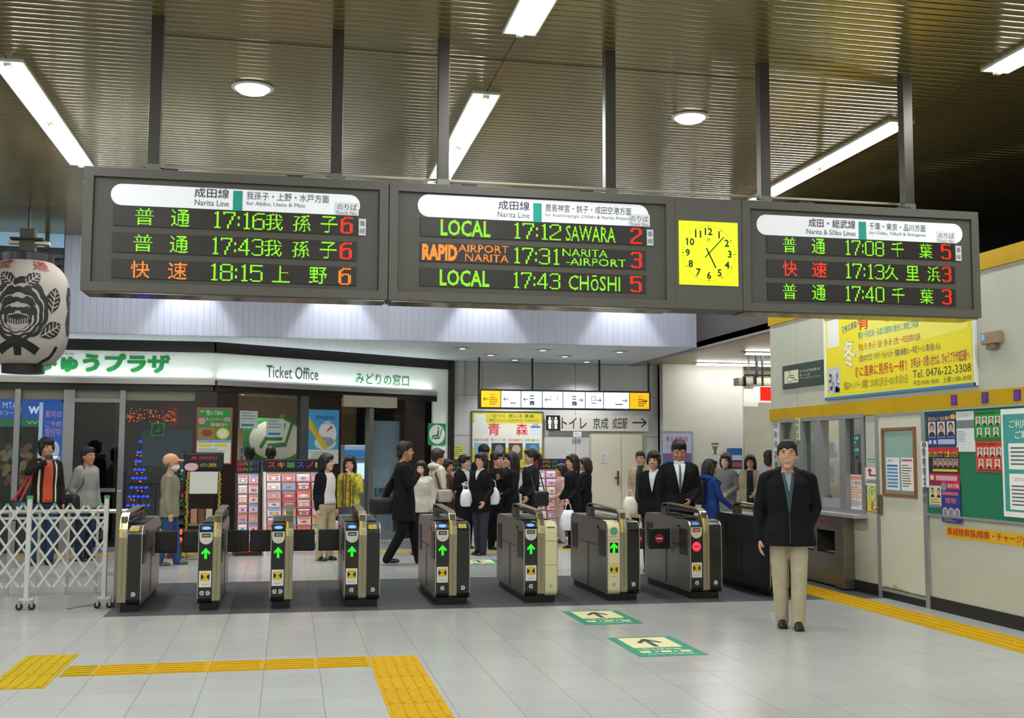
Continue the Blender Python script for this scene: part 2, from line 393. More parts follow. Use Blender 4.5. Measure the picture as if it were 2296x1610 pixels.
brd_me = bpy.data.meshes.new('board'); b_ = boxes((.0012, .0988, FASY, 22.0, SOFF, SOFF + .012)); b_.to_mesh(brd_me); b_.free(); brd_me.materials.append(mat('#ccd4de', .5, rnd=.02))
for k in range(108): ob('board', brd_me, None, sof, T((-3.97 + .1 * k, 0, 0)))
ob('ceiling_passage', boxes((6.83, 13, 14.3, 25, SOFF, SOFF + .1)), mat('#9c8a68', .45, metal=.2), None, None, kind='structure')
ob('wall_beam', boxes((6.83, 6.95, 14.3, FASY + .1, SOFF - .01, CEIL)), mat('#4a4544', .6, noise=.06), None, None, kind='structure')
ob('trim_2', boxes((6.815, 6.97, 14.3, 21.6, SOFF - .03, SOFF)), mat('#8d8885', .5), None, None, kind='structure')
# shell of the hall beyond the view
CREAM = mat('#c9c9be', .55, noise=.03, scale=5)
ob('wall_left', boxes((-9.1, -9, -6, 25, 0, 5)), CREAM, None, None, kind='structure')
ob('wall_behind', boxes((-9, 13, -6.1, -6, 0, 5)), CREAM, None, None, kind='structure')
ob('wall_far_right', boxes((13, 13.1, -6, 25, 0, 5)), mat('#2a2a2a', .8), None, None, kind='structure')
ob('wall_far_back', boxes((-9, 13, 25, 25.1, 0, 5)), mat('#55585c', .7), None, None, kind='structure')
ob('wall_void', boxes((6.95, 13, 14.3, 14.4, SOFF + .1, CEIL)), mat('#121212', .9), None, None, kind='structure')

# ------------------------------------------------------------------ back wall
WALLM = mat('#cbcbc8', .5, noise=.02, scale=3)
bw = ob('wall_back', boxes((3.0, 7.4, BACKY + .02, BACKY + .2, 0, SOFF)), mat('#8a8780', .7), None, None, kind='structure')
for a, b in ((3.05, 3.36), (3.36, 3.74), (3.74, 5.65), (5.65, 7.4)):
    for c, d in ((0, .95), (.95, 1.95), (1.95, 2.75), (2.75, SOFF)):
        off = .05 if a < 3.3 else 0
        ob('panel', boxes((a + .004, b - .004, BACKY - off, BACKY + .02, c + .004, d - .004)), WALLM, bw)
d1 = ob('door_1', boxes((5.93, 7.08, BACKY - .03, BACKY, 0, 2.03)), mat('#b7b3a6', .5), None, None, kind='structure')
for a, b in ((5.97, 6.59), (6.60, 7.04)):
    lf = ob('leaf', boxes((a, b, BACKY - .05, BACKY - .02, .01, 1.99)), mat('#d8d2bc', .45), d1)
ob('handle', boxes((6.50, 6.53, BACKY - .09, BACKY - .05, .98, 1.26), (6.44, 6.53, BACKY - .1, BACKY - .08, 1.1, 1.13), bev=.004), mat('#6b5a45', .35, metal=.7), lf)
ob('wall_back_side', boxes((7.4, 9.12, 21.3, 21.5, 0, SOFF)), mat('#d8d5c8', .5, noise=.03, scale=3), None, None, kind='structure')
ob('wall_passage_end', boxes((9.12, 13, 22.4, 22.6, 0, SOFF)), mat('#d4cfb9', .5, noise=.03, scale=3), None, None, kind='structure')
ob('trim_3', boxes((9.12, 9.15, 21.3, 22.4, 0, SOFF)), mat('#a7a49a', .5), None, None, kind='structure')

# ------------------------------------------------------------------ station office along the right
OFF = mat('#bfc0ae', .5, noise=.025, scale=4)
YB = mat('#c29c04', .55, spec=.2, noise=.05, scale=5)
wr = ob('wall_right', boxes((WALLX, 6.8, 11.85, 14.42, 2.08, 3.56), (WALLX, 6.8, -6, 11.85, 0, 3.56), (WALLX, 6.8, 11.85, 12.2, 0, .93), (WALLX, 6.8, 14.14, 14.42, 0, 2.08), (6.8, 13, 14.32, 14.42, 0, 3.5)), OFF, None, None, kind='structure')
ob('trim_4', boxes((WALLX - .02, WALLX, -6, 14.44, 2.06, 2.225)), YB, None, None, kind='structure')
ob('trim_5', boxes((WALLX - .02, 6.8, -6, 14.44, 3.40, 3.565)), YB, None, None, kind='structure')
ob('office_roof', boxes((6.8, 13, -6, 14.3, 3.5, 3.55)), mat('#3a3833', .9), None, None, kind='structure')
ob('baseboard_right', boxes((WALLX - .012, WALLX, -6, 12.2, 0, .13)), mat('#1b1b1c', .45), None, None, kind='structure')
for y in (13.6, 12.3, 11.0, 9.7, 8.4): ob('seam', boxes((WALLX - .0015, WALLX, y - .002, y + .002, 2.225, 3.4)), mat('#8d8878', .6), wr)
# office room behind the windows
ob('wall_office_inside', boxes((8.2, 8.3, 10, 14.3, 0, 3.0), (6.8, 8.2, 10.9, 11, 0, 3.0)), mat('#b9ab98', .7), None, None, kind='structure')
ob('ceiling_office', boxes((6.8, 8.3, 10.9, 14.3, 2.9, 3.0)), mat('#c9c6bc', .7), None, None, kind='structure')
part_ = thing('notice_partition', 'tan pinboard partition standing inside the open office window', 'partition', (7.25, 12.7, 0))
ob('board', boxes((7.22, 7.28, 12.0, 13.35, .6, 2.3)), mat('#c0b3a6', .7), part_, Matrix())
ob('frame', boxes((7.2, 7.3, 11.97, 12.0, 0, 2.33), (7.2, 7.3, 13.35, 13.38, 0, 2.33), (7.2, 7.3, 11.97, 13.38, 2.3, 2.33)), mat('#8e8e8e', .4, metal=.6), part_, Matrix())
area('office_light', part_, (7.0, 12.8, 2.85), .4, 1.6, 34, (1, .97, .92))
# window wall: aluminium frames and panes
ALU = mat('#a3a5a6', .35, metal=.55)
win = ob('window_1', boxes((6.58, 6.72, 11.86, 14.16, .88, .95), (6.58, 6.72, 11.86, 14.16, 2.03, 2.08)), ALU, None, None, kind='structure')
for a, b in ((14.08, 14.14), (13.44, 13.64), (12.94, 13.1), (12.30, 12.46), (11.87, 11.94)): ob('mullion', boxes((6.583, 6.70, a, b, .951, 2.029)), ALU, win)
GL = glass('#d3dcde', .10)
for a, b in ((13.64, 14.08), (13.1, 13.44), (11.94, 12.30)): ob('pane', boxes((6.645, 6.652, a, b, .95, 2.03)), GL, win)
ob('sill', boxes((6.42, 6.725, 11.84, 14.16, .862, .902), bev=.004), mat('#c3c4c4', .3, metal=.5), win)
ob('sliding_sash', boxes((6.60, 6.63, 12.46, 12.94, .95, 1.06)), mat('#bfc4c4', .3, metal=.4), win)
ob('blind_cord', boxes((6.66, 6.68, 12.50, 12.56, 1.95, 2.05)), mat('#3366aa', .5), win)
ctr = thing('service_counter', 'stainless steel service counter recess under the office windows', 'counter', (6.6, 13.1, 0))
STL = mat('#8b8880', .32, metal=.85, noise=.12, scale=3, stretch=(1, .3, 6))
ob('top_rail', boxes((6.46, 6.75, 12.2, 14.14, .68, .86), bev=.004), STL, ctr, Matrix())
ob('front', boxes((6.50, 6.6, 12.2, 14.14, .02, .40)), STL, ctr, Matrix())
ob('end_panel', boxes((6.456, 6.754, 12.17, 12.38, .015, .858), bev=.004), STL, ctr, Matrix())
ob('recess', boxes((6.72, 6.75, 12.38, 14.14, .4, .68)), mat('#131315', .5), ctr, Matrix())
obs('divider', ((6.5, 6.72, 12.92, 13.0, .4, .68), (6.5, 6.72, 13.55, 13.62, .4, .68)), STL, ctr, Matrix())
Print().text('精算所・のりこし', 0, 0, .085, '#b02a22', w=.68, bold=.015).build('lettering', ctr, RW(13.1, .735, 6.459))
# plain door in the office wall
dr = ob('door_2', boxes((6.575, 6.6, 11.53, 11.60, .0, 2.06), (6.575, 6.6, 10.58, 10.65, 0, 2.06), (6.575, 6.6, 10.58, 11.60, 2.03, 2.06), (6.575, 6.6, 10.58, 11.6, .08, .11)), mat('#a9abad', .35, metal=.5), None, None, kind='structure')
lf = ob('leaf', boxes((6.582, 6.6, 10.65, 11.53, .12, 2.03)), mat('#d0d1bd', .5, noise=.02), dr)
ob('window_frame', boxes((6.56, 6.585, 10.76, 11.44, 1.87, 1.90), (6.56, 6.585, 10.76, 11.44, 1.14, 1.17), (6.56, 6.585, 10.76, 10.79, 1.14, 1.90), (6.56, 6.585, 11.41, 11.44, 1.14, 1.90)), mat('#8a5a35', .5), lf)
ob('window_pane', boxes((6.575, 6.581, 10.79, 11.41, 1.17, 1.87)), mat('#8d9a96', .15), lf)
p = Print().rect(.02, .38, .56, .3, '#8fb0a4', 1).rect(.03, .03, .28, .36, '#e8ebee', 2).rect(.34, .03, .25, .36, '#eceae6', 2).rect(.36, .35, .2, .02, '#c04a4a', 3).text('お知らせ', .08, .345, .025, '#333333', l=4)
for k in range(7): p.rect(.05, .06 + .038 * k, .22, .022, '#5b93c4' if k != 6 else '#2f6fae', 3)
p.lines(.36, .3, .2, 9, .028, '#777777').build('notice', lf, RW(11.40, 1.18, 6.5745))
rn = random.Random(4); p = Print()
for k in range(15):
    x = .03 + k * .034; hh = rn.uniform(.01, .07); p.poly([(x, 0), (x + .02, 0), (x + .008, hh)], '#6e3a1e', 1)
p.build('rust', lf, RW(11.52, .121, 6.5815))
ob('lock_plate', boxes((6.545, 6.582, 11.47, 11.53, .93, 1.15), bev=.006), mat('#7d765c', .35, metal=.7), lf)
ob('knob', ell(bmesh.new(), (6.53, 11.555, .99), (.025, .025, .02)), mat('#b8b4a6', .25, metal=.8), lf, smooth=True)
# ------------------------------------------------------------------ ticket office front: straight part, then a part that turns away
FY = 18.8; P0 = (-1.25, FY); P1 = (3.12, 21.55)
AN = math.atan2(P1[1] - P0[1], P1[0] - P0[0]); CA, SA = math.cos(AN), math.sin(AN); FLEN = math.hypot(P1[0] - P0[0], P1[1] - P0[1])
def FC(u=0, z=0, d=0): return Matrix(((CA, 0, SA, P0[0] + CA * u + SA * d), (SA, 0, -CA, P0[1] + SA * u - CA * d), (0, 1, 0, z), (0, 0, 0, 1)))
def LC(u=0, z=0, d=0): return FR(P0[0] + u, P0[1] - d, z)
def fpx(px, py, d=0):       # a point of the turned part: (u, z)
    dr = ray(px, py); nx, ny = SA, -CA; t = ((P0[0] + SA * d) * nx + (P0[1] - CA * d) * ny) / (dr[0] * nx + dr[1] * ny)
    return ((dr[0] * t - P0[0]) * CA + (dr[1] * t - P0[1]) * SA, dr[2] * t + EYE)
def lpx(px, py, d=0):
    q = aty(px, py, FY - d); return (q[0] - P0[0], q[2])
DK = mat('#2b1f1c', .35, noise=.1, scale=4); DKF = mat('#1d1817', .35)
GLS = glass('#eef4f6', .07); GLD = glass('#ccd4d8', .06)
fw = ob('wall_ticket_office', boxes((-5.8, 0, 3.24, SOFF, -.3, .06), (-5.8, 0, 2.60, 2.70, -.3, .05)), DKF, None, LC(), kind='structure')
ob('frame_band', boxes((0, FLEN, 3.24, SOFF, -.3, .06), (0, FLEN - .42, 2.60, 2.70, -.3, .05), (FLEN - .1, FLEN, 0, SOFF, -.3, .08)), DKF, fw, FC())
PW = mat('#e9f3ee', .35, emit=.12)
ob('sign_panel', boxes((-5.8, .02, 2.78, 3.24, -.05, .0)), PW, fw, LC())
ob('sign_panel', boxes((0, FLEN - .1, 2.78, 3.24, -.05, 0), (FLEN - .47, FLEN - .1, 0, 2.78, -.05, 0)), PW, fw, FC())
ob('light_trough', boxes((-5.8, .03, 2.70, 2.79, -.02, .13), bev=.004), mat('#b5b2ae', .3, metal=.6), fw, LC())
ob('light_trough', boxes((0, FLEN - .47, 2.70, 2.79, -.02, .13), bev=.004), mat('#b5b2ae', .3, metal=.6), fw, FC())
for M_, u0, u1 in ((LC, -5.6, -.02), (FC, .05, FLEN - .5)):
    n_ = 3
    for k in range(n_):
        a = u0 + (u1 - u0) * (k + .5) / n_; M = M_(a, 2.795, .07)
        l = bpy.data.lights.new('trough_light', 'AREA'); l.shape = 'RECTANGLE'; l.size = (u1 - u0) / n_ * .96; l.size_y = .05; l.energy = 6; l.color = (.93, 1, .96)
        o = bpy.data.objects.new('trough_light', l); col.objects.link(o)
        _fin(o, fw, M @ Matrix.Rotation(PI / 2 + .35, 4, 'X'), None, None, None, None)
GRN = '#1f9a4d'
def fit(pr, fn, s, x0, y0, x1, y1, c, **k):
    a, b = fn(x0, y1), fn(x1, y0)
    return pr.text(s, a[0], a[1], b[1] - a[1], c, w=b[0] - a[0], **k)
p = Print(); u0, z0 = lpx(78, 838); u1, z1 = lpx(383, 795)
[p.text('びゅうプラザ', u0 + .012 * (q % 3), z0 + .03 + .011 * (q // 3), .30, GRN, w=u1 - u0 - .03, bold=.02, l=3 + .3 * q) for q in range(9)]; p.text('VIEW', lpx(137, 797)[0], lpx(137, 795)[1], .03, '#444444', w=.2); p.build('lettering', fw, LC(0, 0, .002))
p = Print(); a = fpx(597, 848); b = fpx(714, 822); p.text('Ticket Office', a[0], a[1] + .01, .215, '#4a4f4d', w=b[0] - a[0], bold=.004)
a = fpx(797, 860); b = fpx(917, 830); p.text('みどりの窓口', a[0], a[1] + .0, .21, '#1b8a4a', w=b[0] - a[0], bold=.006); p.build('lettering', fw, FC(0, 0, .002))
# reserved seat emblem on the lit upright
a = fpx(958, 998); b = fpx(998, 950); p = Print(); w = b[0] - a[0]; h = b[1] - a[1]; p.rect(0, 0, w, h, '#1e9b55', 1); p.ell(w / 2, h / 2, w * .44, h * .44, '#f2f5f0', 2, 28)
def seat(p, x, y, s, c, l=3):
    p.ell(x + .62 * s, y + .86 * s, .07 * s, .07 * s, c, l, 14); p.poly([(x + .48 * s, y + .34 * s), (x + .62 * s, y + .36 * s), (x + .70 * s, y + .72 * s), (x + .56 * s, y + .76 * s)], c, l)
    p.poly([(x + .2 * s, y + .34 * s), (x + .6 * s, y + .34 * s), (x + .6 * s, y + .46 * s), (x + .2 * s, y + .44 * s)], c, l); p.line(x + .24 * s, y + .42 * s, x + .08 * s, y + .18 * s, .09 * s, c, l)
    p.line(x + .72 * s, y + .3 * s, x + .9 * s, y + .84 * s, .07 * s, c, l); p.line(x + .26 * s, y + .22 * s, x + .74 * s, y + .26 * s, .1 * s, c, l); return p
seat(p, w * .14, h * .14, min(w, h) * .74, '#14733d')
ob('reserved_seat_sign', boxes((0, w, 0, h, 0, .02)), mat('#1e9b55', .4), None, FC(a[0], a[1], .002), 'green square emblem of a reclining seat on the lit ticket office upright', 'sign')
p.build('print', bpy.data.objects['reserved_seat_sign'], FC(a[0], a[1], .023))
# columns, frames and glass
def blk(fn, M, x0, x1, z0, z1, d0, d1, m, name): return ob(name, boxes((fn(x0, 1000)[0], fn(x1, 1000)[0], z0, z1, d0, d1)), m, fw, M)
blk(lpx, LC(), 435, 484, 0, 2.62, -.3, .02, DK, 'column'); blk(fpx, FC(), 481, 531, 0, 2.62, -.3, .02, DK, 'column'); blk(fpx, FC(), 689, 763, 0, 2.62, -.3, .02, DK, 'column'); blk(fpx, FC(), 905, 950, 0, 2.62, -.3, .03, DK, 'column')
SV = mat('#9a9c9e', .3, metal=.7)
for a, b in ((30, 43), (140, 165), (266, 279)): blk(lpx, LC(), a, b, 0, 2.6, -.06, .03, SV, 'mullion')
blk(lpx, LC(), 165, 266, 2.40, 2.46, -.06, .03, SV, 'door_header'); blk(lpx, LC(), 165, 266, 0, .08, -.06, .03, SV, 'door_rail'); blk(lpx, LC(), 170, 262, .96, 1.02, -.02, .02, SV, 'push_bar')
blk(lpx, LC(), -130, 435, 2.44, 2.60, -.1, -.04, mat('#8b8778', .4), 'transom')
for a, b in ((-130, 30), (43, 140), (165, 266), (279, 435)): blk(lpx, LC(), a, b, .0, 2.44, -.03, -.02, GLD, 'pane')
blk(fpx, FC(), 531, 672, .0, 2.62, -.06, -.05, GLS, 'pane'); blk(fpx, FC(), 672, 690, 0, 2.62, -.1, .02, mat('#70767c', .3, metal=.6), 'mullion')
blk(fpx, FC(), 763, 905, 0, 2.3, -.06, -.05, GLS, 'pane'); blk(fpx, FC(), 826, 836, 0, 2.42, -.1, .02, SV, 'mullion'); blk(fpx, FC(), 763, 882, 2.44, 2.64, -.15, .1, mat('#c9c2ac', .5), 'door_operator')
blk(fpx, FC(), 763, 905, .0, .12, -.08, .0, SV, 'door_rail')
blk(fpx, FC(), 836, 903, .95, 2.2, -.12, -.11, mat('#b9c3cc', .35), 'frosted_pane')
# interior of the ticket office
ti = ob('wall_ticket_interior', boxes((-.2, FLEN, 0, 3.0, -3.3, -3.2), (.04, .09, 0, 3, -3.3, -.3)), mat('#d3b187', .6), None, FC(), kind='structure')
ob('ceiling_ticket_interior', boxes((-.2, FLEN, 2.72, 2.8, -3.3, -.3)), mat('#dcd6cc', .6), None, FC(), kind='structure')
for k, (u, d) in enumerate(((.6, -1.0), (1.6, -1.0), (.8, -2.2), (1.8, -2.2), (3.3, -.6), (4.0, -.8))):
    M = FC(u, 2.715, d); dome('small warm downlight inside the ticket office', M.translation.x, M.translation.y, 2.715, .07, 60, emit=4, group='ticket office downlights', flat=.1, spot=math.radians(140))
a, b = fpx(545, 1045, -1.2), fpx(692, 940, -1.2); p = Print(); w, h = b[0] - a[0], b[1] - a[1]; p.rrect(0, 0, w, h, w * .2, '#3a8a3e', 1); p.ell(w * .5, h * .55, w * .42, h * .42, '#efe3c8', 2, 30); seat(p, w * .2, h * .2, w * .62, '#3a8a3e')
o = ob('seat_emblem_board', boxes((0, w, 0, h, -.03, 0), (w * .48, w * .52, -a[1], 0, -.03, 0)), mat('#efe3c8', .5), None, FC(a[0], a[1], -1.2), 'large green and cream seat emblem board inside the ticket office window', 'sign'); p.build('print', o, FC(a[0], a[1], -1.199))
for k, (x0, y0, x1, y1) in enumerate(((537, 960, 578, 922), (597, 980, 637, 940))):
    a, b = fpx(x0, y0, -.04), fpx(x1, y1, -.04); w, h = b[0] - a[0], b[1] - a[1]; p = Print()
    p.lines(w * .1, h * .85, w * .8, 3, h * .16, '#6d8a94').rect(w * .1, h * .12, w * .7, h * .12, '#2f7fae', 2)
    sheet('hours_notice', ('pale notice hanging in the ticket window, the upper of two', 'pale notice hanging in the ticket window, the lower of two')[k], 'notice', FC(a[0], a[1], -.045), w, h, '#cdd9d4', p)
# vending machines behind the sliding door
for k, (x0, x1) in enumerate(((770, 822), (838, 902))):
    a, b = fpx(x0, 1160, -.9), fpx(x1, 990, -.9); w = b[0] - a[0]; M = FC(a[0], 0, -.9)
    t = thing('ticket_machine', ('pale blue reserved ticket machine behind the sliding door by the blue poster', 'pale blue reserved ticket machine behind the frosted door pane')[k], 'machine', M=M)
    ob('cabinet', boxes((0, w, 0, 1.75, -.5, 0), bev=.01), mat('#b8c4cc', .4), t, M); ob('screen', boxes((w * .1, w * .9, 1.1, 1.4, 0, .01)), mat('#cfe6f7', .3, emit=1.2), t, M)
    ob('header_panel', boxes((0, w, 1.5, 1.66, 0, .012)), mat('#3f7fc2', .4, emit=.3), t, M); ob('keypad', boxes((w * .15, w * .85, .85, .98, 0, .03)), mat('#6b767d', .4), t, M); ob('side_stripe', boxes((0, w * .08, 0, 1.5, 0, .008)), mat('#3aa05a', .4), t, M)
# dark shop interior to the left of the columns: lit boards, some of them modelling reflections in the glass
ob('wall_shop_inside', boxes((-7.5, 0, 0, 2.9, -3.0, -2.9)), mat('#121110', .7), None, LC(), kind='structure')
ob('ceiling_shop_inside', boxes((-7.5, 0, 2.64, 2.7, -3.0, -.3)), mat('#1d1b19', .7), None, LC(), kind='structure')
D = -.45
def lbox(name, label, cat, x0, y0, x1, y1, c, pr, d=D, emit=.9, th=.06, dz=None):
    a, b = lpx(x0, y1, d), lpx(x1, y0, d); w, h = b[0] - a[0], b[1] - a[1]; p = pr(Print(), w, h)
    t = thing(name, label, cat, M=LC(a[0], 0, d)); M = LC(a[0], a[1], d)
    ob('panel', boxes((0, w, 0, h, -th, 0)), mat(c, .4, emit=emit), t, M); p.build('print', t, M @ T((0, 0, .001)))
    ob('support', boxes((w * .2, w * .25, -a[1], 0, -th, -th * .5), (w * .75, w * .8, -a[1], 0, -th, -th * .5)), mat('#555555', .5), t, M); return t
lbox('reflected_sign', 'blue light box with reversed white lettering behind the shop glass', 'light box', -60, 893, 138, 937, '#1768c8', lambda p, w, h: p.text('View', w * .62, h * .22, h * .55, '#ffffff', w=w * .36, mirror=True, bold=.02, emit=1.2).text('ATM', w * .33, h * .48, h * .3, '#dfeeff', w=w * .16, mirror=True, emit=1).text('サービス', w * .3, h * .15, h * .22, '#dfeeff', w=w * .2, mirror=True, emit=1), d=-.46, th=.03)  # glowing panel added behind the glass as a sign's reflection
lbox('reflected_band', 'green lit band with pale lettering under the blue light box', 'light box', -60, 939, 138, 956, '#2a9c62', lambda p, w, h: p.text('VIEW', w * .6, h * .3, h * .4, '#dff5e4', w=w * .3, mirror=True, emit=.8), emit=.5, d=-.38, th=.03)  # lower part of that modelled reflection, lettering mirrored and glowing
lbox('glow_panel', 'pale blue lit panel over the shop doors', 'light box', -60, 866, 150, 891, '#5aa6d6', lambda p, w, h: p.rect(w * .1, 0, w * .12, h, '#bfe0f0', 1, emit=.6), emit=.55, d=-.54, th=.03)
def prom(p, w, h):
    p.rect(0, 0, w * .14, h, '#e8f2fb', 1, emit=.9); p.rect(w * .93, 0, w * .07, h, '#e8f2fb', 1, emit=.9)
    for k, (yy, hh) in enumerate(((.8, .1), (.68, .08), (.56, .11))): p.text(('新年の', 'ご予約', '受付中')[k], w * .25, h * yy, h * hh, '#f39ab8', w=w * .6, bold=.03, emit=.9)
    p.ell(w * .62, h * .38, w * .2, h * .12, '#eaf3fb', 2, emit=.8); p.poly([(w * .4, h * .05), (w * .93, h * .05), (w * .85, h * .3), (w * .5, h * .3)], '#dfeaf5', 2, emit=.8); return p
lbox('promotion_display', 'tall blue lit display with pink lettering behind the man in orange', 'display', 82, 903, 148, 1075, '#1f6fd0', prom, d=-.3)
tr = thing('flower_arrangement', 'flower arrangement behind the shop glass at the picture edge', 'flowers', M=LC(lpx(35, 1000, -1.0)[0], 0, -1.0))
rn = random.Random(3); base = WM[tr].translation.copy()
ob('stand', boxes((-.35, .35, -.2, .2, 0, .75), bev=.02), mat('#55504a', .6), tr, Matrix.Translation(base))
fol = bmesh.new()
for k in range(90): ell(fol, (rn.uniform(-.45, .45), rn.uniform(-.15, .15), rn.uniform(.7, 1.35)), (.07, .03, .05), 1)
ob('foliage', fol, mat('#2f4a28', .6, noise=.3, scale=12), tr, Matrix.Translation(base))
for nm, cc in (('blossom_white', '#e8e2cf'), ('blossom_yellow', '#e4cf62'), ('blossom_pink', '#d88a86'), ('blossom_orange', '#d9662f')):
    bm = bmesh.new()
    for k in range(16): ell(bm, (rn.uniform(-.45, .45), rn.uniform(-.2, -.05), rn.uniform(1.0, 1.7)), (.06, .04, .06), 1)
    ob(nm, bm, mat(cc, .6, emit=.15), tr, Matrix.Translation(base))
sg = lbox('framed_notice', 'grey glass notice with a green emblem behind the shop pane', 'notice', 317, 965, 432, 1045, '#6f7d8c', lambda p, w, h: p.lines(w * .1, h * .6, w * .7, 4, h * .13, '#8fa0a8'), d=-.14, emit=.10, th=.03)
p = Print(); a = lpx(338, 978, -.015); b = lpx(370, 948, -.015); w = b[0] - a[0]; h = b[1] - a[1]; p.rrect(0, 0, w, h, w * .2, '#1f7a3c', 1); p.rrect(w * .12, h * .12, w * .76, h * .76, w * .15, '#26332b', 2); seat(p, w * .2, h * .2, w * .6, '#1f8a40'); o = ob('window_emblem', boxes((0, w, 0, h, -.003, 0)), mat('#1f7a3c', .5), None, LC(a[0], a[1], -.012), 'small green seat emblem stuck on the dark shop pane', 'sticker'); p.build('print', o, LC(a[0], a[1], -.011))
# blue light tree
tr = thing('light_tree', 'cone of blue string lights standing in the dark shop window', 'decoration', M=T((aty(315, 1000, FY + .6)[0], FY + .6, 0)))
ob('pole', tube([(0, 0, 0), (0, 0, 1.85)], .012, 8), mat('#20242a', .5), tr)
ob('foot', lathe([(.16, 0), (.16, .02), (.02, .03)], 16), mat('#20242a', .5), tr)
bl = mat('#1233ff', .3, emit=7); orr = mat('#ff5a14', .3, emit=4)
for k, py in enumerate((990, 1014, 1034, 1053, 1072, 1093, 1113, 1133)):
    z = aty(315, py, FY + .6)[2]; n = 1 + k // 2 + (k > 0); r = .03 + .025 * k
    for j in range(n):
        ob('blue_bulb', ell(bmesh.new(), (r * ((j + .5) / n * 2 - 1), -.05, z), (.032, .03, .024), 1), bl, tr)
    if k: ob('amber_bulb', ell(bmesh.new(), (r * (rn.uniform(-1, 1)), -.06, z - .06), (.016, .016, .012), 1), orr, tr); ob('amber_bulb', ell(bmesh.new(), (r * (rn.uniform(-1, 1)), -.06, z - .05), (.016, .016, .012), 1), orr, tr)
gar = ob('reflected_garland', bmesh.new(), orr, None, None, 'string of tiny amber lights hanging deep in the dark shop', 'lights')  # glowing dots added to give a garland's reflection
bm = bmesh.new()
for k in range(120): q = aty(rn.uniform(285, 430), rn.gauss(932, 8), FY + 1.2); ell(bm, q, (.009, .009, .009), 1)
bm.to_mesh(gar.data); bm.free()

# ------------------------------------------------------------------ departure boards
GREY = mat('#52514a', .5, noise=.03, scale=6); GREYD = mat('#4a4943', .55); LEDB = mat('#241f1d', .35)
LG, LO, LR = '#82ee14', '#ff7c1a', '#ff2c08'
DIG = {'0': '.1111./' + '1....1/' * 10 + '.1111.', '1': '..1./.11./' + '..1./' * 9 + '.111', '2': '.1111./1....1/1....1/.....1/.....1/....1./...1../..1.../.1..../1...../1...../111111', '3': '.1111./1....1/.....1/.....1/.....1/..111./.....1/.....1/.....1/.....1/1....1/.1111.',
       '4': '....1./...11./...11./..1.1./..1.1./.1..1./.1..1./1...1./111111/....1./....1./....1.', '5': '111111/1...../1...../1...../11111./1....1/.....1/.....1/.....1/.....1/1....1/.1111.', '6': '..1111/.1..../1...../1...../1.111./11...1/1....1/1....1/1....1/1....1/1....1/.1111.',
       '7': '111111/1....1/.....1/....1./....1./....1./...1../...1../...1../..1.../..1.../..1...', '8': '.1111./1....1/1....1/1....1/1....1/.1111./1....1/1....1/1....1/1....1/1....1/.1111.', ':': './././1/1/./././1/1/./.'}
def led(items, rows=24, pitch=.0061):
    """dot matrix text: items are (string, x, z, w, h, colour, bold); every lit dot is a small square"""
    v, f, mi, cols = [], [], [], []
    for s, x, y, w, h, c, bold in items:
        if c not in cols: cols.append(c)
        if set(s) <= set(DIG):
            cells = []; cx0 = 0
            for ch in s:
                pat = DIG[ch].split('/')
                for j, row in enumerate(pat):
                    for i, q in enumerate(row):
                        if q == '1': cells.append((cx0 + i, 11 - j))
                cx0 += len(pat[0]) + 1
            if bold: cells = list({(i + d, j) for i, j in cells for d in (0, .5)})
            cw, ch_ = w / (cx0 - 1 + (.5 if bold else 0)), h / 12
            for i, j in cells:
                for a in (0, 1):
                    for b in (0, 1):
                        n = len(v); px_, py_ = x + (i + .25 + .5 * a) * cw, y + (j + .25 + .5 * b) * ch_; r, q = .2 * cw, .2 * ch_
                        v += [(px_ - r, py_ - q, 0), (px_ + r, py_ - q, 0), (px_ + r, py_ + q, 0), (px_ - r, py_ + q, 0)]; f.append((n, n + 1, n + 2, n + 3)); mi.append(cols.index(c))
            continue
        gv, gf = glyphs(s, bold); gv = gv * [w / gv[:, 0].max(), h / gv[:, 1].max()]
        nx, ny = int(round(w / pitch)), int(round(h / pitch)); g = np.zeros((ny, nx), bool)
        px = (np.arange(nx) + .5) * w / nx; py = (np.arange(ny) + .5) * h / ny
        for poly in gf:
            for k in range(1, len(poly) - 1):
                a, b, d = gv[poly[0]], gv[poly[k]], gv[poly[k + 1]]
                i0, i1 = np.searchsorted(px, (min(a[0], b[0], d[0]), max(a[0], b[0], d[0]))); j0, j1 = np.searchsorted(py, (min(a[1], b[1], d[1]), max(a[1], b[1], d[1])))
                if i1 <= i0 or j1 <= j0: continue
                X, Y = np.meshgrid(px[i0:i1], py[j0:j1])
                def e(p, q): return (q[0] - p[0]) * (Y - p[1]) - (q[1] - p[1]) * (X - p[0])
                e1, e2, e3 = e(a, b), e(b, d), e(d, a)
                g[j0:j1, i0:i1] |= ((e1 >= 0) & (e2 >= 0) & (e3 >= 0)) | ((e1 <= 0) & (e2 <= 0) & (e3 <= 0))
        r = .39 * w / nx; q = .39 * h / ny
        for j, i in zip(*np.nonzero(g)):
            n = len(v); cx, cy = x + px[i], y + py[j]; v += [(cx - r, cy - q, 0), (cx + r, cy - q, 0), (cx + r, cy + q, 0), (cx - r, cy + q, 0)]; f.append((n, n + 1, n + 2, n + 3)); mi.append(cols.index(c))
    me = bpy.data.meshes.new('led_text'); me.from_pydata(v, [], f)
    for c in cols: me.materials.append(mat(c, .4, emit=1.15 if c == LG else 1.5))
    me.polygons.foreach_set('material_index', mi); return me
BZ0, BZ1 = 2.785, 3.715
POLEM = mat('#403e39', .35, metal=.6)
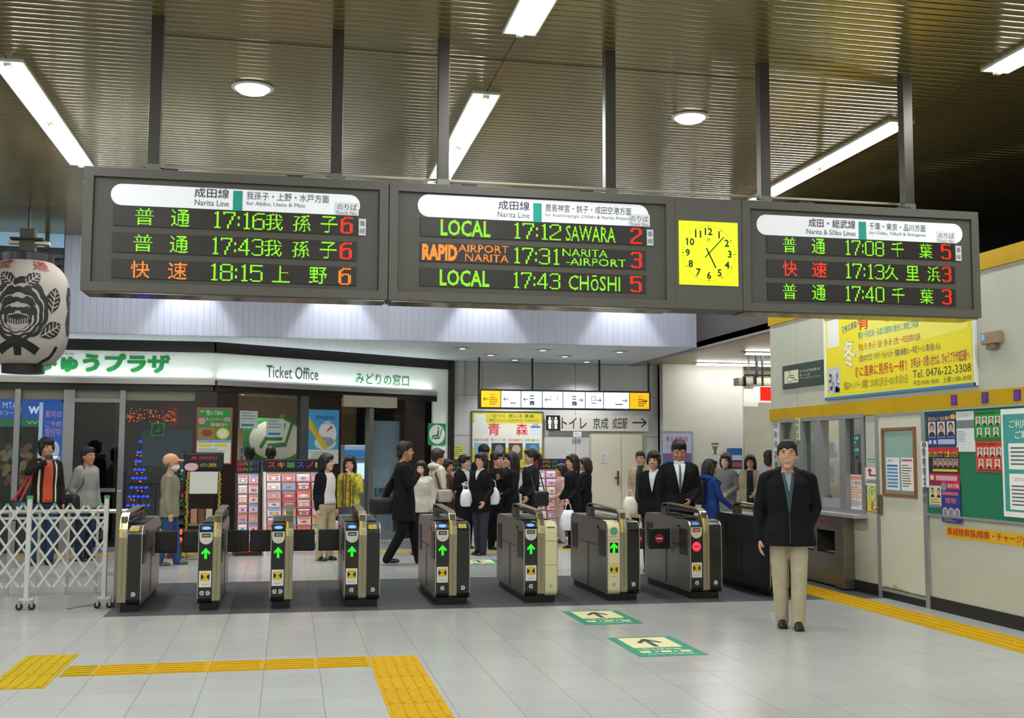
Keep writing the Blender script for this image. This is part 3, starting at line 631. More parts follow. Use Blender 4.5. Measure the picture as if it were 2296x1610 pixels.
def board(label, x0, x1, poles, cap, rows, texts, hdr, ksx):
    t = thing('departure_board', label, 'departure board', ((x0 + x1) / 2, BOARDY + .15, BZ0), 0, 'hanging departure boards')
    I = Matrix(); B = .068
    ob('case', boxes((x0, x1, BOARDY + .03, BOARDY + .30, BZ0, BZ1), bev=.006), GREY, t, I)
    ob('frame', boxes((x0, x1, BOARDY, BOARDY + .03, BZ1 - B, BZ1), (x0, x1, BOARDY, BOARDY + .03, BZ0, BZ0 + B), (x0, x0 + B, BOARDY, BOARDY + .03, BZ0 + B, BZ1 - B), (x1 - B, x1, BOARDY, BOARDY + .03, BZ0 + B, BZ1 - B)), GREY, t, I)
    ob('face_panel', boxes((x0 + B + .004, x1 - B - .004, BOARDY + .022, BOARDY + .03, BZ0 + B + .004, BZ1 - B - .004)), GREYD, t, I)
    ob('underside', boxes((x0 + .02, x1 - .02, BOARDY + .02, BOARDY + .28, BZ0 - .012, BZ0)), mat('#7d776a', .15, metal=.8), t, I)
    for x in poles:
        pl = ob('hanger_pole', boxes((x - .045, x + .045, BOARDY + .11, BOARDY + .2, BZ1, CEIL), bev=.004), POLEM, t, I)
        ob('bracket', boxes((x - .05, x + .05, BOARDY + .105, BOARDY + .205, BZ1, BZ1 + .07)), mat('#6b6961', .4, metal=.5), pl, I)
        ob('bolt', boxes((x - .075, x + .075, BOARDY + .14, BOARDY + .15, BZ1 + .045, BZ1 + .053)), mat('#33312d', .4, metal=.6), pl, I)
    for x in (x0 + (x1 - x0) * .27, x0 + (x1 - x0) * .68): ob('clip', boxes((x - .06, x + .06, BOARDY + .0, BOARDY + .08, BZ1, BZ1 + .014)), mat('#22211e', .5), t, I)
    c0, c1, cz0, cz1 = cap; M = FR(0, BOARDY + .018, 0); p = Print(); hh = cz1 - cz0
    p.rrect(0, 0, c1 - c0, hh, hh * .49, mat('#e6e8ee', .4, emit=.22), 1)
    o = ob('line_plate', p.mesh('line_plate'), None, t, FR(c0, BOARDY + .0205, cz0)); p = Print(); hdr(p); p.build('lettering', o, FR(c0, BOARDY + .019, cz0))
    for k, (z0, z1) in enumerate(rows):
        e = ob('led_row', boxes((c0 + .02 if ksx is None else ksx[0], c1 - .13 if ksx is None else ksx[1], BOARDY + .014, BOARDY + .022, z0, z1)), LEDB, t, I)
        ob('led_text', led(texts[k]), None, e, FR(0, BOARDY + .013, 0))
    z0, z1 = rows[0]; x = ksx[1] + .012; p = Print(); p.rect(0, 0, .055, .13, '#d9dce0', 1); p.text('番', .006, .072, .045, '#555a60', w=.043); p.text('線', .006, .012, .045, '#555a60', w=.043); p.build('track_tag', t, FR(x, BOARDY + .0135, z0))
    return t
def hd(name, en, to, toen, xs, bar, sl, nori):
    def f(p):
        p.text(name, bar - .03, .085, .075, '#30353a', w=xs[0], al='r', bold=.008); p.text(en, bar - .03, .025, .045, '#4a4f55', w=xs[1], al='r')
        p.rect(bar, -.004, .07, .155, '#0f9a86', 2); p.text(to, bar + .10, .088, .062, '#33383d', w=xs[2]); p.text(toen, bar + .10, .04, .035, '#5a5f64', w=xs[3])
        p.rect(nori - .01, .0, .185, .10, '#dfe3e6', 2); p.text('のりば', nori + .01, .04, .048, '#3d3f44', w=.15); p.text('Track No.', nori + .0, .004, .026, '#55585c', w=.165)
    return f
def lx(px): return aty(px, 560, BOARDY)[0]
K = .129
def rowtext(items, z0, off=.010):
    out = []
    for s, a, b, c, *bo in items: out.append((s, lx(a), z0 + off, lx(b) - lx(a), K if not bo or len(bo) < 2 else bo[1], c, bo[0] if bo else 0.))
    return out
R1 = ((3.283, 3.432), (3.082, 3.23), (2.888, 3.03))
B1 = [rowtext([('普', 300, 342, LG), ('通', 381, 423, LG), ('17:16', 474, 592, LG, .0), ('我', 594, 633, LG), ('孫', 656, 696, LG), ('子', 718, 756, LG), ('6', 763, 790, LR, .015)], R1[0][0]),
      rowtext([('普', 298, 341, LG), ('通', 380, 421, LG), ('17:43', 472, 590, LG), ('我', 592, 632, LG), ('孫', 655, 694, LG), ('子', 717, 755, LG), ('6', 762, 789, LR, .015)], R1[1][0]),
      rowtext([('快', 294, 336, LO), ('速', 378, 420, LO), ('18:15', 470, 590, LG), ('上', 611, 651, LG), ('野', 694, 734, LG), ('6', 760, 788, LO, .02)], R1[2][0], .004)]
board('departure board with six in red three times, the leftmost panel', -1.535, .72, (lx(333), lx(752)), (-1.345, .50, 3.437, 3.60), R1, B1, hd('成田線', 'Narita Line', '我孫子・上野・水戸方面', 'for Abiko, Ueno & Mito', (.255, .25, .62, .44), .885, 0, 1.66), (-1.322, .48))
R2 = ((3.30, 3.45), (3.10, 3.252), (2.905, 3.05)); sm = .06
B2 = [rowtext([('LOCAL', 988, 1100, LG, .02), ('17:12', 1150, 1259, LG), ('SAWARA', 1270, 1381, LG, 0, .125), ('2', 1415, 1440, LR, .015)], R2[0][0]),
      rowtext([('RAPID', 947, 1026, LO, .05), ('17:31', 1150, 1255, LG), ('3', 1415, 1440, LR, .015)], R2[1][0]) + [('AIRPORT', lx(1028), R2[1][0] + .085, lx(1141) - lx(1028), sm, LO, 0), ('NARITA', lx(1044), R2[1][0] + .012, lx(1141) - lx(1044), sm, LO, 0), ('NARITA', lx(1262), R2[1][0] + .085, lx(1363) - lx(1262), sm, LG, 0), ('-AIRPORT', lx(1270), R2[1][0] + .012, lx(1404) - lx(1270), sm, LG, 0)],
      rowtext([('LOCAL', 987, 1098, LG, .02), ('17:43', 1149, 1257, LG), ('CHōSHI', 1276, 1391, LG, 0, .125), ('5', 1414, 1439, LR, .015)], R2[2][0], .006)]
board('departure board with LOCAL and RAPID rows, the middle panel', .728, 3.065, (lx(997), lx(1379)), (.95, 2.85, 3.455, 3.635), R2, B2, hd('成田線', 'Narita Line', '鹿島神宮・銚子・成田空港方面', 'for Kashimajingū, Chōshi & Narita Airport', (.255, .26, .72, .71), .93, 0, 1.735), (.972, 2.82))
R3 = ((3.28, 3.428), (3.08, 3.225), (2.885, 3.028))
B3 = [rowtext([('普', 1757, 1787, LG), ('通', 1822, 1852, LG), ('17:08', 1895, 1984, LG), ('千', 2000, 2028, LG), ('葉', 2063, 2092, LG), ('5', 2112, 2134, LR, .015)], R3[0][0]),
      rowtext([('快', 1756, 1788, LR), ('速', 1822, 1854, LR), ('17:13', 1894, 1983, LG), ('久', 1985, 2014, LG), ('里', 2032, 2061, LG), ('浜', 2080, 2108, LG), ('3', 2112, 2133, LR, .015)], R3[1][0]),
      rowtext([('普', 1755, 1786, LG), ('通', 1821, 1851, LG), ('17:40', 1893, 1982, LG), ('千', 1999, 2027, LG), ('葉', 2062, 2091, LG), ('3', 2111, 2132, LR, .015)], R3[2][0])]
board('departure board for Chiba and Tokyo, beside the yellow banner', 3.66, 5.855, (lx(1733), lx(2060)), (3.795, 5.71, 3.432, 3.605), R3, B3, hd('成田・総武線', 'Narita & Sōbu Lines', '千葉・東京・品川方面', 'for Chiba, Tōkyō & Shinagawa', (.43, .45, .53, .53), .93, 0, 1.67), (3.883, 5.622))
ck = thing('station_clock', 'green lit square clock between the middle and right boards', 'clock', (3.36, BOARDY + .15, BZ0)); I = Matrix()
ob('case', boxes((3.065, 3.66, BOARDY + .004, BOARDY + .30, BZ0, BZ1), bev=.006), GREY, ck, I)
dial = ob('dial', boxes((3.103, 3.615, BOARDY - .006, BOARDY + .01, 2.985, 3.515)), mat('#c8f000', .3, emit=.85), ck, I)
p = Print(); cx, cy, R = .256, .265, .235; BK = '#1a1c10'
for k in range(60):
    a = PI / 2 - 2 * PI * k / 60; r0 = R * (.95 if k % 5 else .92); w = .004 if k % 5 else .007
    p.line(cx + r0 * math.cos(a), cy + r0 * math.sin(a), cx + R * math.cos(a), cy + R * math.sin(a), w, BK, 1)
for k in range(1, 13):
    a = PI / 2 - 2 * PI * k / 12; s = str(k); p.text(s, cx + R * .78 * math.cos(a), cy + R * .78 * math.sin(a) - .031, .062, BK, al='c', bold=.03, l=1)
p.text('JR', cx, cy + .095, .035, '#2f9a46', al='c', bold=.02, l=1); p.build('dial_print', dial, FR(3.103, BOARDY - .0065, 2.985))
for nm, ang, ln, w, bk in (('hour_hand', 17 + 7 / 60, .135, .012, .05), ('minute_hand', None, .195, .009, .05)):
    a = PI / 2 - 2 * PI * (ang / 12 if ang else 7.2 / 60); p = Print(); p.line(cx - bk * math.cos(a), cy - bk * math.sin(a), cx + ln * math.cos(a), cy + ln * math.sin(a), w, BK, 1); p.build(nm, ck, FR(3.103, BOARDY - .0085, 2.985))
# ------------------------------------------------------------------ backlit guide sign hanging before the back wall
GY = 20.6
def gx(px): return aty(px, 900, GY)[0]
gs = thing('guide_sign', 'long backlit guide sign with yellow ends hanging before the back wall', 'sign', (5.2, GY, 2.45))
x0, x1 = gx(1074), gx(1459); DG = mat('#20302f', .4)
ob('case', boxes((x0, x1, GY, GY + .16, 2.44, 2.82), bev=.006), DG, gs, I)
for px in (1075, 1195, 1346, 1457): ob('hanger_rod', boxes((gx(px) - .018, gx(px) + .018, GY + .05, GY + .086, 2.82, SOFF)), DG, gs, I)
segs = [(1079, 1122), (1124, 1167), (1169, 1215), (1217, 1261), (1263, 1311), (1313, 1352), (1354, 1410), (1412, 1455)]
for k, (a, b) in enumerate(segs):
    ye = k in (0, 7); a, b = gx(a), gx(b); w = b - a
    pn = ob('panel', boxes((a, b, GY - .012, GY, 2.475, 2.785)), mat('#ffc21a' if ye else '#f6fbff', .3, emit=.75 if ye else .95), gs, I)
    p = Print(); c = '#7a5408' if ye else '#3d6f78'; left = k in (0, 1, 2, 3); h = .31
    xa = .04 if left else w - .14
    p.line(xa, h * .5, xa + .1, h * .5, .014, c, 2); tip = xa if left else xa + .1; s = 1 if left else -1
    p.line(tip, h * .5, tip + s * .04, h * .5 + .035, .012, c, 2); p.line(tip, h * .5, tip + s * .04, h * .5 - .035, .012, c, 2)
    if ye: p.text(('出口', '出口')[0], w * .45, h * .68, .05, '#c98a10', l=3); p.lines(w * .42, h * .55, w * .45, 4, .04, '#d99c1c', .5)
    elif k in (2, 4): p.rect(w * .4, h * .68, w * .2, .02, c, 2); p.rect(w * .4, h * .52, w * .2, .02, c, 2); p.rect(w * .4, h * .15, w * .22, .08, c, 2); p.text('出', w * .44, h * .17, .05, '#ffffff', l=3)
    elif k == 3: p.text('［ ］', w * .38, h * .45, .09, c, w=.14)
    elif k == 5: p.text('口', w * .3, h * .45, .09, c, w=.09); p.rect(w * .3, h * .3, w * .3, .015, c, 2)
    else: p.rect(w * .45, h * .22, w * .3, .025, '#9fb6ba', 2)
    p.build('print', pn, FR(a, GY - .0125, 2.475))
# wall lettering for the toilets and the other railway
p = Print(); a = aty(1223, 965, BACKY); sc = 1.0
def bx(px): return aty(px, 950, BACKY)[0] - a[0]
t = thing('toilet_sign', 'toilet pictogram and direction lettering on the back wall above the door', 'sign', M=FR(a[0], BACKY - .055, a[2]))
ob('pictogram_plate', boxes((0, bx(1254), 0, .30, -.005, .006)), mat('#14181a', .4), t)
p = Print()
for xx in (.075, .2):
    p.ell(xx, .245, .026, .026, '#f2f2ee', 2, 14); p.rect(xx - .035, .12, .07, .095, '#f2f2ee', 2); p.rect(xx - .028, .03, .056, .1, '#f2f2ee', 2)
p.rect(.134, .03, .007, .24, '#f2f2ee', 2); p.build('pictogram', t, WM[t] @ T((0, 0, .006)))
ob('backing_strip', boxes((bx(1255), bx(1452), -.01, .31, -.007, .001)), mat('#d4d1c8', .5), t)
p = Print()
for s, u, v in (('トイレ', 1258, 1314), ('京成', 1328, 1362), ('成田駅', 1371, 1405)): p.text(s, bx(u), .035, .23, '#2e3436', w=bx(v) - bx(u), bold=.006)
yy = .17; p.line(bx(1416), yy, bx(1446), yy, .03, '#2e3436'); p.line(bx(1447), yy, bx(1436), yy + .09, .028, '#2e3436'); p.line(bx(1447), yy, bx(1436), yy - .09, .028, '#2e3436')
p.build('lettering', t, WM[t] @ T((0, 0, .002)))
# Aomori poster on the back wall
a, b = aty(1059, 1048, BACKY - .05), aty(1217, 925, BACKY - .05); w, h = b[0] - a[0], b[2] - a[2]; p = Print()
p.rect(0, h * .8, w, h * .2, '#d9cf3e', 1); p.rect(0, 0, w, h * .36, '#efd83c', 1).rect(.04, h * .36, w - .08, h * .36, '#f2efe4', 1)
p.rect(w * .03, h * .62, w * .16, h * .34, '#e6e8e4', 2)
p.text('近づく 感じる 青森', w * .28, h * .9, h * .065, '#4a4a22', w=w * .6); p.text('青森キャンペーン 2010年12月1日～2011年3月31日', w * .24, h * .83, h * .045, '#6a6630', w=w * .7)
p.text('青', w * .22, h * .58, h * .22, '#e0303c', w=w * .17, bold=.022); p.text('森', w * .62, h * .58, h * .22, '#e0303c', w=w * .17, bold=.022)
p.rect(w * .83, h * .58, w * .14, h * .22, '#dfe6f5', 2).rect(w * .83, h * .72, w * .14, h * .03, '#3a7fa8', 3).text('温泉', w * .86, h * .75, h * .05, '#d0506a', l=4)
for k, (s, c) in enumerate((('青森で冬を体験', '#b05aa0'), ('雪とりんごの旅', '#5a7a80'), ('味の宝庫巡り', '#d04a6a'), ('自然に触れる', '#5aaa5a'))): p.text(s, w * (.03 + .24 * k), h * .47, h * .05, c, w=w * .2)
for k, cs in enumerate((('#8fc4d8', '#3a4a50', '#6a6a60'), ('#1e3a40', '#8a8690', '#6a8ab8'), ('#5a5048', '#c8b8a8', '#3a5a54'), ('#3f7fb0', '#7f9ac8', '#2f4f80'))):
    x = w * (.03 + .242 * k); p.rect(x, h * .14, w * .2, h * .3, cs[0], 3); p.ell(x + w * .11, h * .33, w * .06, h * .08, cs[1], 4); p.poly([(x, h * .14), (x + w * .2, h * .14), (x + w * .2, h * .22), (x + w * .1, h * .26), (x, h * .2)], cs[2], 5)
p.text('日帰り', w * .7, h * .04, h * .07, '#5a9a20', w=w * .15)
sheet('travel_poster', 'yellow and white poster with big red characters on the back wall', 'poster', FR(a[0], BACKY, a[2]), w, h, '#f0ead0', p, .02)
ob('poster_frame', boxes((-.02, w + .02, -.02, 0, 0, .03), (-.02, w + .02, h, h + .02, 0, .03), (-.02, 0, 0, h, 0, .03), (w, w + .02, 0, h, 0, .03)), mat('#5d5d5d', .4), bpy.data.objects['travel_poster'])
# blue and red framed poster, evacuation notice, small notices
a, b = aty(1482, 1110, 21.3), aty(1553, 967, 21.3); w, h = b[0] - a[0], b[2] - a[2]; p = Print()
p.rect(.04, .05, w - .08, h - .1, '#b9c3da', 1).rect(.04, h * .3, w - .08, h * .35, '#5c6fa8', 2); p.text('東北新幹線', w * .15, h * .83, h * .09, '#c8324a', w=w * .68); p.text('八戸～新青森', w * .18, h * .73, h * .07, '#c0506a', w=w * .62); p.text('2010.12.4 開業', w * .1, h * .58, h * .08, '#d83a4a', w=w * .8, bold=.02, l=4)
p.rect(.06, h * .36, w - .12, h * .07, '#2f3f8a', 3).text('新青森', w * .2, h * .37, h * .05, '#e5e8f2', l=5); sheet('railway_poster', 'silver framed blue poster with red lettering behind the student', 'poster', FR(a[0], 21.295, a[2]), w, h, '#9aa3a8', p, .02)
a = aty(1595, 1018, 21.3); p = Print(); p.rect(0, .18, .16, .05, '#c8524a', 1); p.poly([(.01, .16), (.15, .16), (.11, .05), (.05, .05)], '#3f8a3a', 1).rect(.05, 0, .06, .05, '#c03028', 1); sheet('fire_notice', 'small red and green safety sticker on the bright side wall', 'sticker', FR(a[0], 21.297, a[2]), .16, .24, '#dfe5d2', p, .002)
a = aty(1345, 1038, BACKY); sheet('door_notice', 'small faint paper taped to the cream door', 'notice', FR(a[0], BACKY - .055, a[2]), .14, .22, '#dfdde2', Print().lines(.02, .18, .1, 6, .03, '#a08ab0'), .002)
a = aty(1303, 977, BACKY); sheet('wall_notice', 'tiny white notice beside the cream door frame', 'notice', FR(a[0] - .18, BACKY - .058, a[2] - .02), .17, .1, '#eceef0', Print().lines(.02, .07, .13, 3, .02, '#8a9aa8'), .002)
# corner rack of blue brochures on the bright wall
a, b = aty(1640, 1125, 21.0), aty(1664, 1005, 21.0); w = b[0] - a[0]
br = thing('brochure_rack', 'slim blue brochure rack at the far corner beyond the gates', 'rack', (a[0], 21.0, 0)); ob('body', boxes((0, w, 0, .2, 0, b[2])), mat('#2a5f9e', .4), br)
for k in range(8): ob('pocket', boxes((.02, w - .02, -.03, 0, .5 + .14 * k, .6 + .14 * k)), mat('#c9d2dd' if k % 2 else '#a8584e', .4), br)
# red light sign hanging in the passage
t = thing('red_lit_sign', 'red lit hanging sign with white edge in the passage beyond the office', 'sign', (8.35, 18.5, 2.5))
x0 = aty(1695, 880, 18.5)[0]; ob('case', boxes((x0, x0 + .7, 18.42, 18.62, 2.53, 2.81), bev=.01), mat('#eef2f2', .4, emit=.7), t, I); ob('face', boxes((x0 + .045, x0 + .7, 18.405, 18.42, 2.555, 2.8)), mat('#ff2118', .4, emit=1.0), t, I)
ob('rod', boxes((8.30, 8.33, 18.5, 18.53, 2.81, SOFF)), mat('#1c2020', .4), t, I); ob('arm', boxes((7.98, 8.7, 18.49, 18.54, 3.0, 3.03)), mat('#1c2020', .4), t, I)
cmr = thing('dome_camera', 'beige ceiling box with black brackets above the red sign', 'camera', (8.0, 18.6, 2.85)); ob('box', boxes((7.92, 8.75, 18.65, 18.9, 2.84, 2.98), bev=.01), mat('#c3bba2', .5), cmr, I); obs('clamp', ((8.0, 8.04, 18.6, 18.66, 2.82, 3.0), (8.2, 8.24, 18.6, 18.66, 2.86, 3.04)), mat('#22252a', .4), cmr, I); ob('stem', boxes((8.3, 8.34, 18.75, 18.79, 2.98, SOFF)), mat('#22252a', .4), cmr, I)
x0 = aty(1668, 880, 19.5)[0]; t = thing('white_panel', 'blank white hanging panel beside the red sign', 'sign', (x0, 19.5, 2.5)); ob('plate', boxes((x0, x0 + .28, 19.5, 19.55, 2.5, 2.83)), mat('#f4f4ea', .4, emit=.4), t, I); ob('hanger', boxes((x0 + .1, x0 + .12, 19.51, 19.53, 2.83, SOFF)), mat('#8a8a86', .4), t, I)

# ------------------------------------------------------------------ on the office wall
def wsheet(name, label, cat, px0, py0, px1, py1, c, pr, th=.004, x=WALLX, **k):
    a, b = atx(px0, py1, x), atx(px1, py0, x); w, h = a[1] - b[1], b[2] - a[2]
    return sheet(name, label, cat, RW(a[1], a[2], x), w, h, c, pr(Print(), w, h), th, **k)
def wheel(p, w, h):
    p.rect(w * .05, h * .22, w * .36, h * .54, '#e9e4c0', 1); c = '#26352c'; x, y = w * .24, h * .4
    def q(a, b): return (w * (.05 + .36 * a), h * (.22 + .54 * b))
    def ln(a, b, t): p.line(*q(*a), *q(*b), t, c, 3)
    p.ring(*q(.42, .34), w * .085, h * .022, c, 2, 22, a0=PI * .62, a1=PI * 2.05, ry=h * .14); p.ell(*q(.38, .9), w * .018, h * .03, c, 3, 12)
    ln((.38, .8), (.42, .42), h * .04); ln((.41, .62), (.68, .6), h * .03); ln((.42, .44), (.68, .42), h * .035); ln((.68, .42), (.78, .16), h * .035); ln((.76, .17), (.92, .22), h * .03)
    p.text('うらが白色の', w * .44, h * .6, h * .12, '#ece9d2', w=w * .5); p.text('きっぷ', w * .44, h * .44, h * .11, '#ece9d2', w=w * .26); p.text('White Backed Tickets', w * .44, h * .34, h * .055, '#cfcdb8', w=w * .5); return p
wsheet('wheelchair_sign', 'dark green sign with wheelchair emblem beside the yellow banner', 'sign', 1758, 806, 1848, 873, '#2e4034', wheel, .02)
y0, y1, z0, z1 = 12.75, 9.69, 2.31, 3.30; w, h = y0 - y1, z1 - z0
p = Print(); p.rect(.03, .03, w - .06, h - .06, '#f2e21c', 1); p.poly([(w * .3, h * .45), (w * .97, h * .55), (w * .97, h * .97), (w * .3, h * .97)], '#f0e860', 2)
p.rect(.04, h * .62, w * .1, h * .35, '#f1f1ea', 2); p.text('元気な青森へ', w * .14, h * .76, h * .09, '#3a5fa8', w=w * .14, rot=.12, bold=.01)
p.text('青', w * .265, h * .76, h * .2, '#dc1e1a', w=w * .085, bold=.022); p.text('森', w * .46, h * .79, h * .18, '#dc1e1a', w=w * .09, bold=.022); p.rect(w * .8, h * .84, w * .17, h * .13, '#f3f1ea', 3)
p.text('雪の十和田湖・弘前公園等の観光に津軽三味線', w * .265, h * .66, h * .085, '#3f9aa0', w=w * .42, bold=.008); p.text('不老ふ死・鰺ヶ沢・浅虫・酸ヶ湯・古牧・十和田湖等の温泉', w * .265, h * .515, h * .085, '#c05a28', w=w * .43, bold=.008); p.text('大間の本マグロ・ホタテ・せんべい汁・青森の味噌カレー牛乳ラーメン等の旨いもん', w * .265, h * .38, h * .085, '#6a3a6a', w=w * .55, bold=.006)
p.text('冬', w * .137, h * .33, h * .355, '#4a4a4a', w=w * .105, bold=.034, l=3); p.text('冬', w * .14, h * .337, h * .34, '#f4f4ee', w=w * .098, bold=.022, l=4); p.text('の', w * .235, h * .47, h * .09, '#f6f4dc', w=w * .028, bold=.01)
p.text('食に温泉に見所も一杯！', w * .23, h * .205, h * .13, '#c81e14', w=w * .37, bold=.02); p.text('青森キャンペーン期間：2010年12月1日～2011年3月31日', w * .145, h * .065, h * .105, '#7a6a2a', w=w * .46)
p.text('お申込み・お問い合せは、びゅうプラザ成田駅へ', w * .63, h * .225, h * .12, '#b02a4a', w=w * .345, bold=.01); p.text('Tel. 0476-22-3308', w * .64, h * .115, h * .085, '#3a4a1a', w=w * .34); p.text('平日10:00-18:00　土曜11:00-18:00', w * .64, h * .03, h * .06, '#5a5a1a', w=w * .34)
p.rect(.04, .04, w * .1, h * .33, '#c9ccd8', 2)
rn = random.Random(9)
for k in range(26): p.ell(.05 + rn.uniform(.01, w * .095), .05 + rn.uniform(.0, h * .26), rn.uniform(.012, .035), rn.uniform(.015, .05), rn.choice(('#8f97ab', '#7a8297', '#dfe2ea', '#6a7288')), 3, 9)
bn = sheet('campaign_banner', 'wide yellow campaign banner with red lettering high on the office wall', 'banner', RW(y0, z0), w, h, '#f2e21c', p, .015)
obs('banner_frame', ((-.025, w + .025, -.03, 0, 0, .03), (-.025, w + .025, h, h + .03, 0, .03)), mat('#3f7fc0', .4), bn); obs('banner_frame', ((-.035, 0, -.03, h + .03, 0, .03), (w, w + .03, -.03, h + .03, 0, .03)), mat('#e8eef2', .4), bn)
sp = thing('wall_sensor', 'brown boxed wall sensor with a small blue mark', 'sensor', (WALLX, 9.38, 2.66)); ob('box', boxes((WALLX - .06, WALLX, 9.26, 9.52, 2.66, 2.78), bev=.01), mat('#9a8166', .5), sp, I); ob('lens', boxes((WALLX - .064, WALLX - .06, 9.46, 9.495, 2.70, 2.76)), mat('#5aa0e0', .3, emit=.6), sp, I); ob('foot', boxes((WALLX - .05, WALLX, 9.32, 9.46, 2.61, 2.66), bev=.008), mat('#8a735a', .5), sp, I)
for k, (px, s) in enumerate(((2137, '掲'), (2206, '示'), (2278, '板'))):
    q = atx(px, 906); sheet('character_plate', 'small blue plate on the yellow band, %s of three' % ('leftmost', 'middle', 'rightmost')[k], 'sign', RW(q[1], 2.10, WALLX - .02), .105, .105, '#2a2f9a', Print().text(s, .018, .015, .075, '#c0285a', w=.07, bold=.02), .004, group='notice board title plates')
# bulletin board and its posters
bb = thing('bulletin_board', 'green felt bulletin board in a silver frame on the office wall', 'board', (WALLX, 9, 1)); ob('felt', boxes((WALLX - .02, WALLX, 7.6, 10.57, .99, 2.05)), mat('#15724f', .85, bump=.1, bscale=300), bb, I)
ob('frame', boxes((WALLX - .035, WALLX, 7.6, 10.6, .965, .99), (WALLX - .035, WALLX, 7.6, 10.6, 2.05, 2.07), (WALLX - .035, WALLX, 10.57, 10.6, .965, 2.07)), mat('#b0b4b6', .35, metal=.5), bb, I)
XB = WALLX - .02
def wanted(p, w, h):
    p.rect(0, h * .78, w, h * .22, '#1e2f78', 1).rect(0, h * .3, w, h * .48, '#141c50', 1).rect(0, 0, w, h * .3, '#22347e', 1); p.text('忘れない！あの事件', w * .05, h * .78, h * .13, '#f2c21c', w=w * .75, bold=.03); p.ell(w * .9, h * .88, w * .09, h * .08, '#e8a81c', 3)
    for k in range(3): p.face(w * (.05 + .32 * k), h * .33, w * .26, h * .42, '#c9ccc8'); p.text('指名手配', w * (.05 + .32 * k), h * .25, h * .06, '#d8b0b8', w=w * .26)
    p.rect(w * .06, h * .07, w * .1, h * .12, '#c9d4ea', 2).rect(w * .22, h * .07, w * .1, h * .12, '#c9d4ea', 2).rect(w * .38, h * .06, w * .56, h * .15, '#aebcdc', 2); return p
wsheet('wanted_poster', 'dark blue wanted poster with three portraits at the top of the board', 'poster', 2080, 925, 2144, 1001, '#1e2f78', wanted, x=XB)
def hotline(p, w, h):
    p.rect(0, h * .82, w, h * .18, '#c02a3a', 1).rect(0, h * .24, w, h * .58, '#2b1b2a', 1).rect(0, 0, w, h * .24, '#b8243a', 1); p.text('もしかして？と思ったら', w * .03, h * .72, h * .17, '#e8e11c', w=w * .94, bold=.03)
    for k in range(5): p.face(w * (.17 + .165 * k), h * .42, w * .15, h * .26, '#a8968a')
    p.rect(w * .15, h * .3, w * .8, h * .07, '#d8c83a', 2); p.rect(w * .06, h * .05, w * .12, h * .13, '#e6cfd4', 2).rect(w * .25, h * .04, w * .68, h * .14, '#dca8b0', 2); return p
wsheet('hotline_poster', 'red and black poster with five portraits and yellow lettering on the board', 'poster', 2083, 1003, 2150, 1079, '#b8243a', hotline, x=XB)
wsheet('pale_notice', 'white notice with a grey block pinned beside the dark blue poster', 'notice', 2145, 921, 2185, 1013, '#e3e6e6', lambda p, w, h: p.text('お客様へ', w * .1, h * .86, h * .07, '#8fc0c8', w=w * .8).rect(w * .03, h * .58, w * .95, h * .2, '#7b8080', 1).lines(w * .08, h * .5, w * .5, 6, h * .05, '#9aa0a0'), x=XB)
def group_(c, col2):
    def f(p, w, h):
        p.text('指名手配中の容疑者グループ', w * .05, h * .86, h * .09, '#14301a' if col2 else '#3a1410', w=w * .9, bold=.01)
        for k in range(4): p.face(w * (.07 + .225 * k), h * .5, w * .17, h * .3, '#e6e6e0')
        for k in range(3): p.face(w * (.1 + .29 * k), h * .12, w * .17, h * .3, '#e6e6e0')
        p.rect(w * .05, h * .04, w * .88, h * .03, '#2a3a20', 2); return p
    return f
wsheet('green_portrait_poster', 'bright green poster with seven small portraits on the board', 'poster', 2186, 918, 2248, 988, '#279a3c', group_('g', 1), x=XB)
wsheet('red_portrait_poster', 'orange red poster with seven small portraits under the green one', 'poster', 2190, 989, 2251, 1058, '#d8442c', group_('r', 0), x=XB)
def twoface(p, w, h):
    p.rect(0, h * .84, w, h * .16, '#5a2a5a', 1); p.text('指名手配', w * .08, h * .86, h * .1, '#c0405a', w=w * .84)
    p.face(w * .08, h * .4, w * .38, h * .4, '#e0d8b8'); p.face(w * .54, h * .4, w * .38, h * .4, '#e0d8b8'); p.lines(w * .1, h * .3, w * .8, 3, h * .09, '#6a6a40'); p.rect(0, 0, w, h * .1, '#6a70a8', 2); return p
wsheet('two_portrait_poster', 'small cream poster with two portraits at the low corner of the board', 'poster', 2085, 1080, 2113, 1138, '#e3d996', twoface, x=XB)
def ovals(p, w, h):
    p.rect(0, h * .8, w, h * .2, '#c02a48', 1); p.text('指名手配', w * .35, h * .84, h * .1, '#f0d8d8', w=w * .6, bold=.02); p.ell(w * .16, h * .86, w * .14, h * .1, '#8a90a0', 3); p.rect(w * .05, h * .66, w * .85, h * .08, '#c0606a', 2); p.text('情報', w * .2, h * .46, h * .14, '#d8707a', w=w * .6, bold=.02)
    for k in range(3): p.ell(w * (.2 + .31 * k), h * .24, w * .15, h * .12, '#e8e4e4', 2); p.ell(w * (.2 + .31 * k), h * .24, w * .12, h * .1, '#8f7f84', 3)
    p.lines(w * .1, h * .08, w * .7, 2, h * .04, '#c9c23a'); return p
wsheet('oval_poster', 'blue poster with three ovals hanging past the bottom edge of the board', 'poster', 2113, 1080, 2153, 1170, '#2b3a8a', ovals, x=XB - .006)
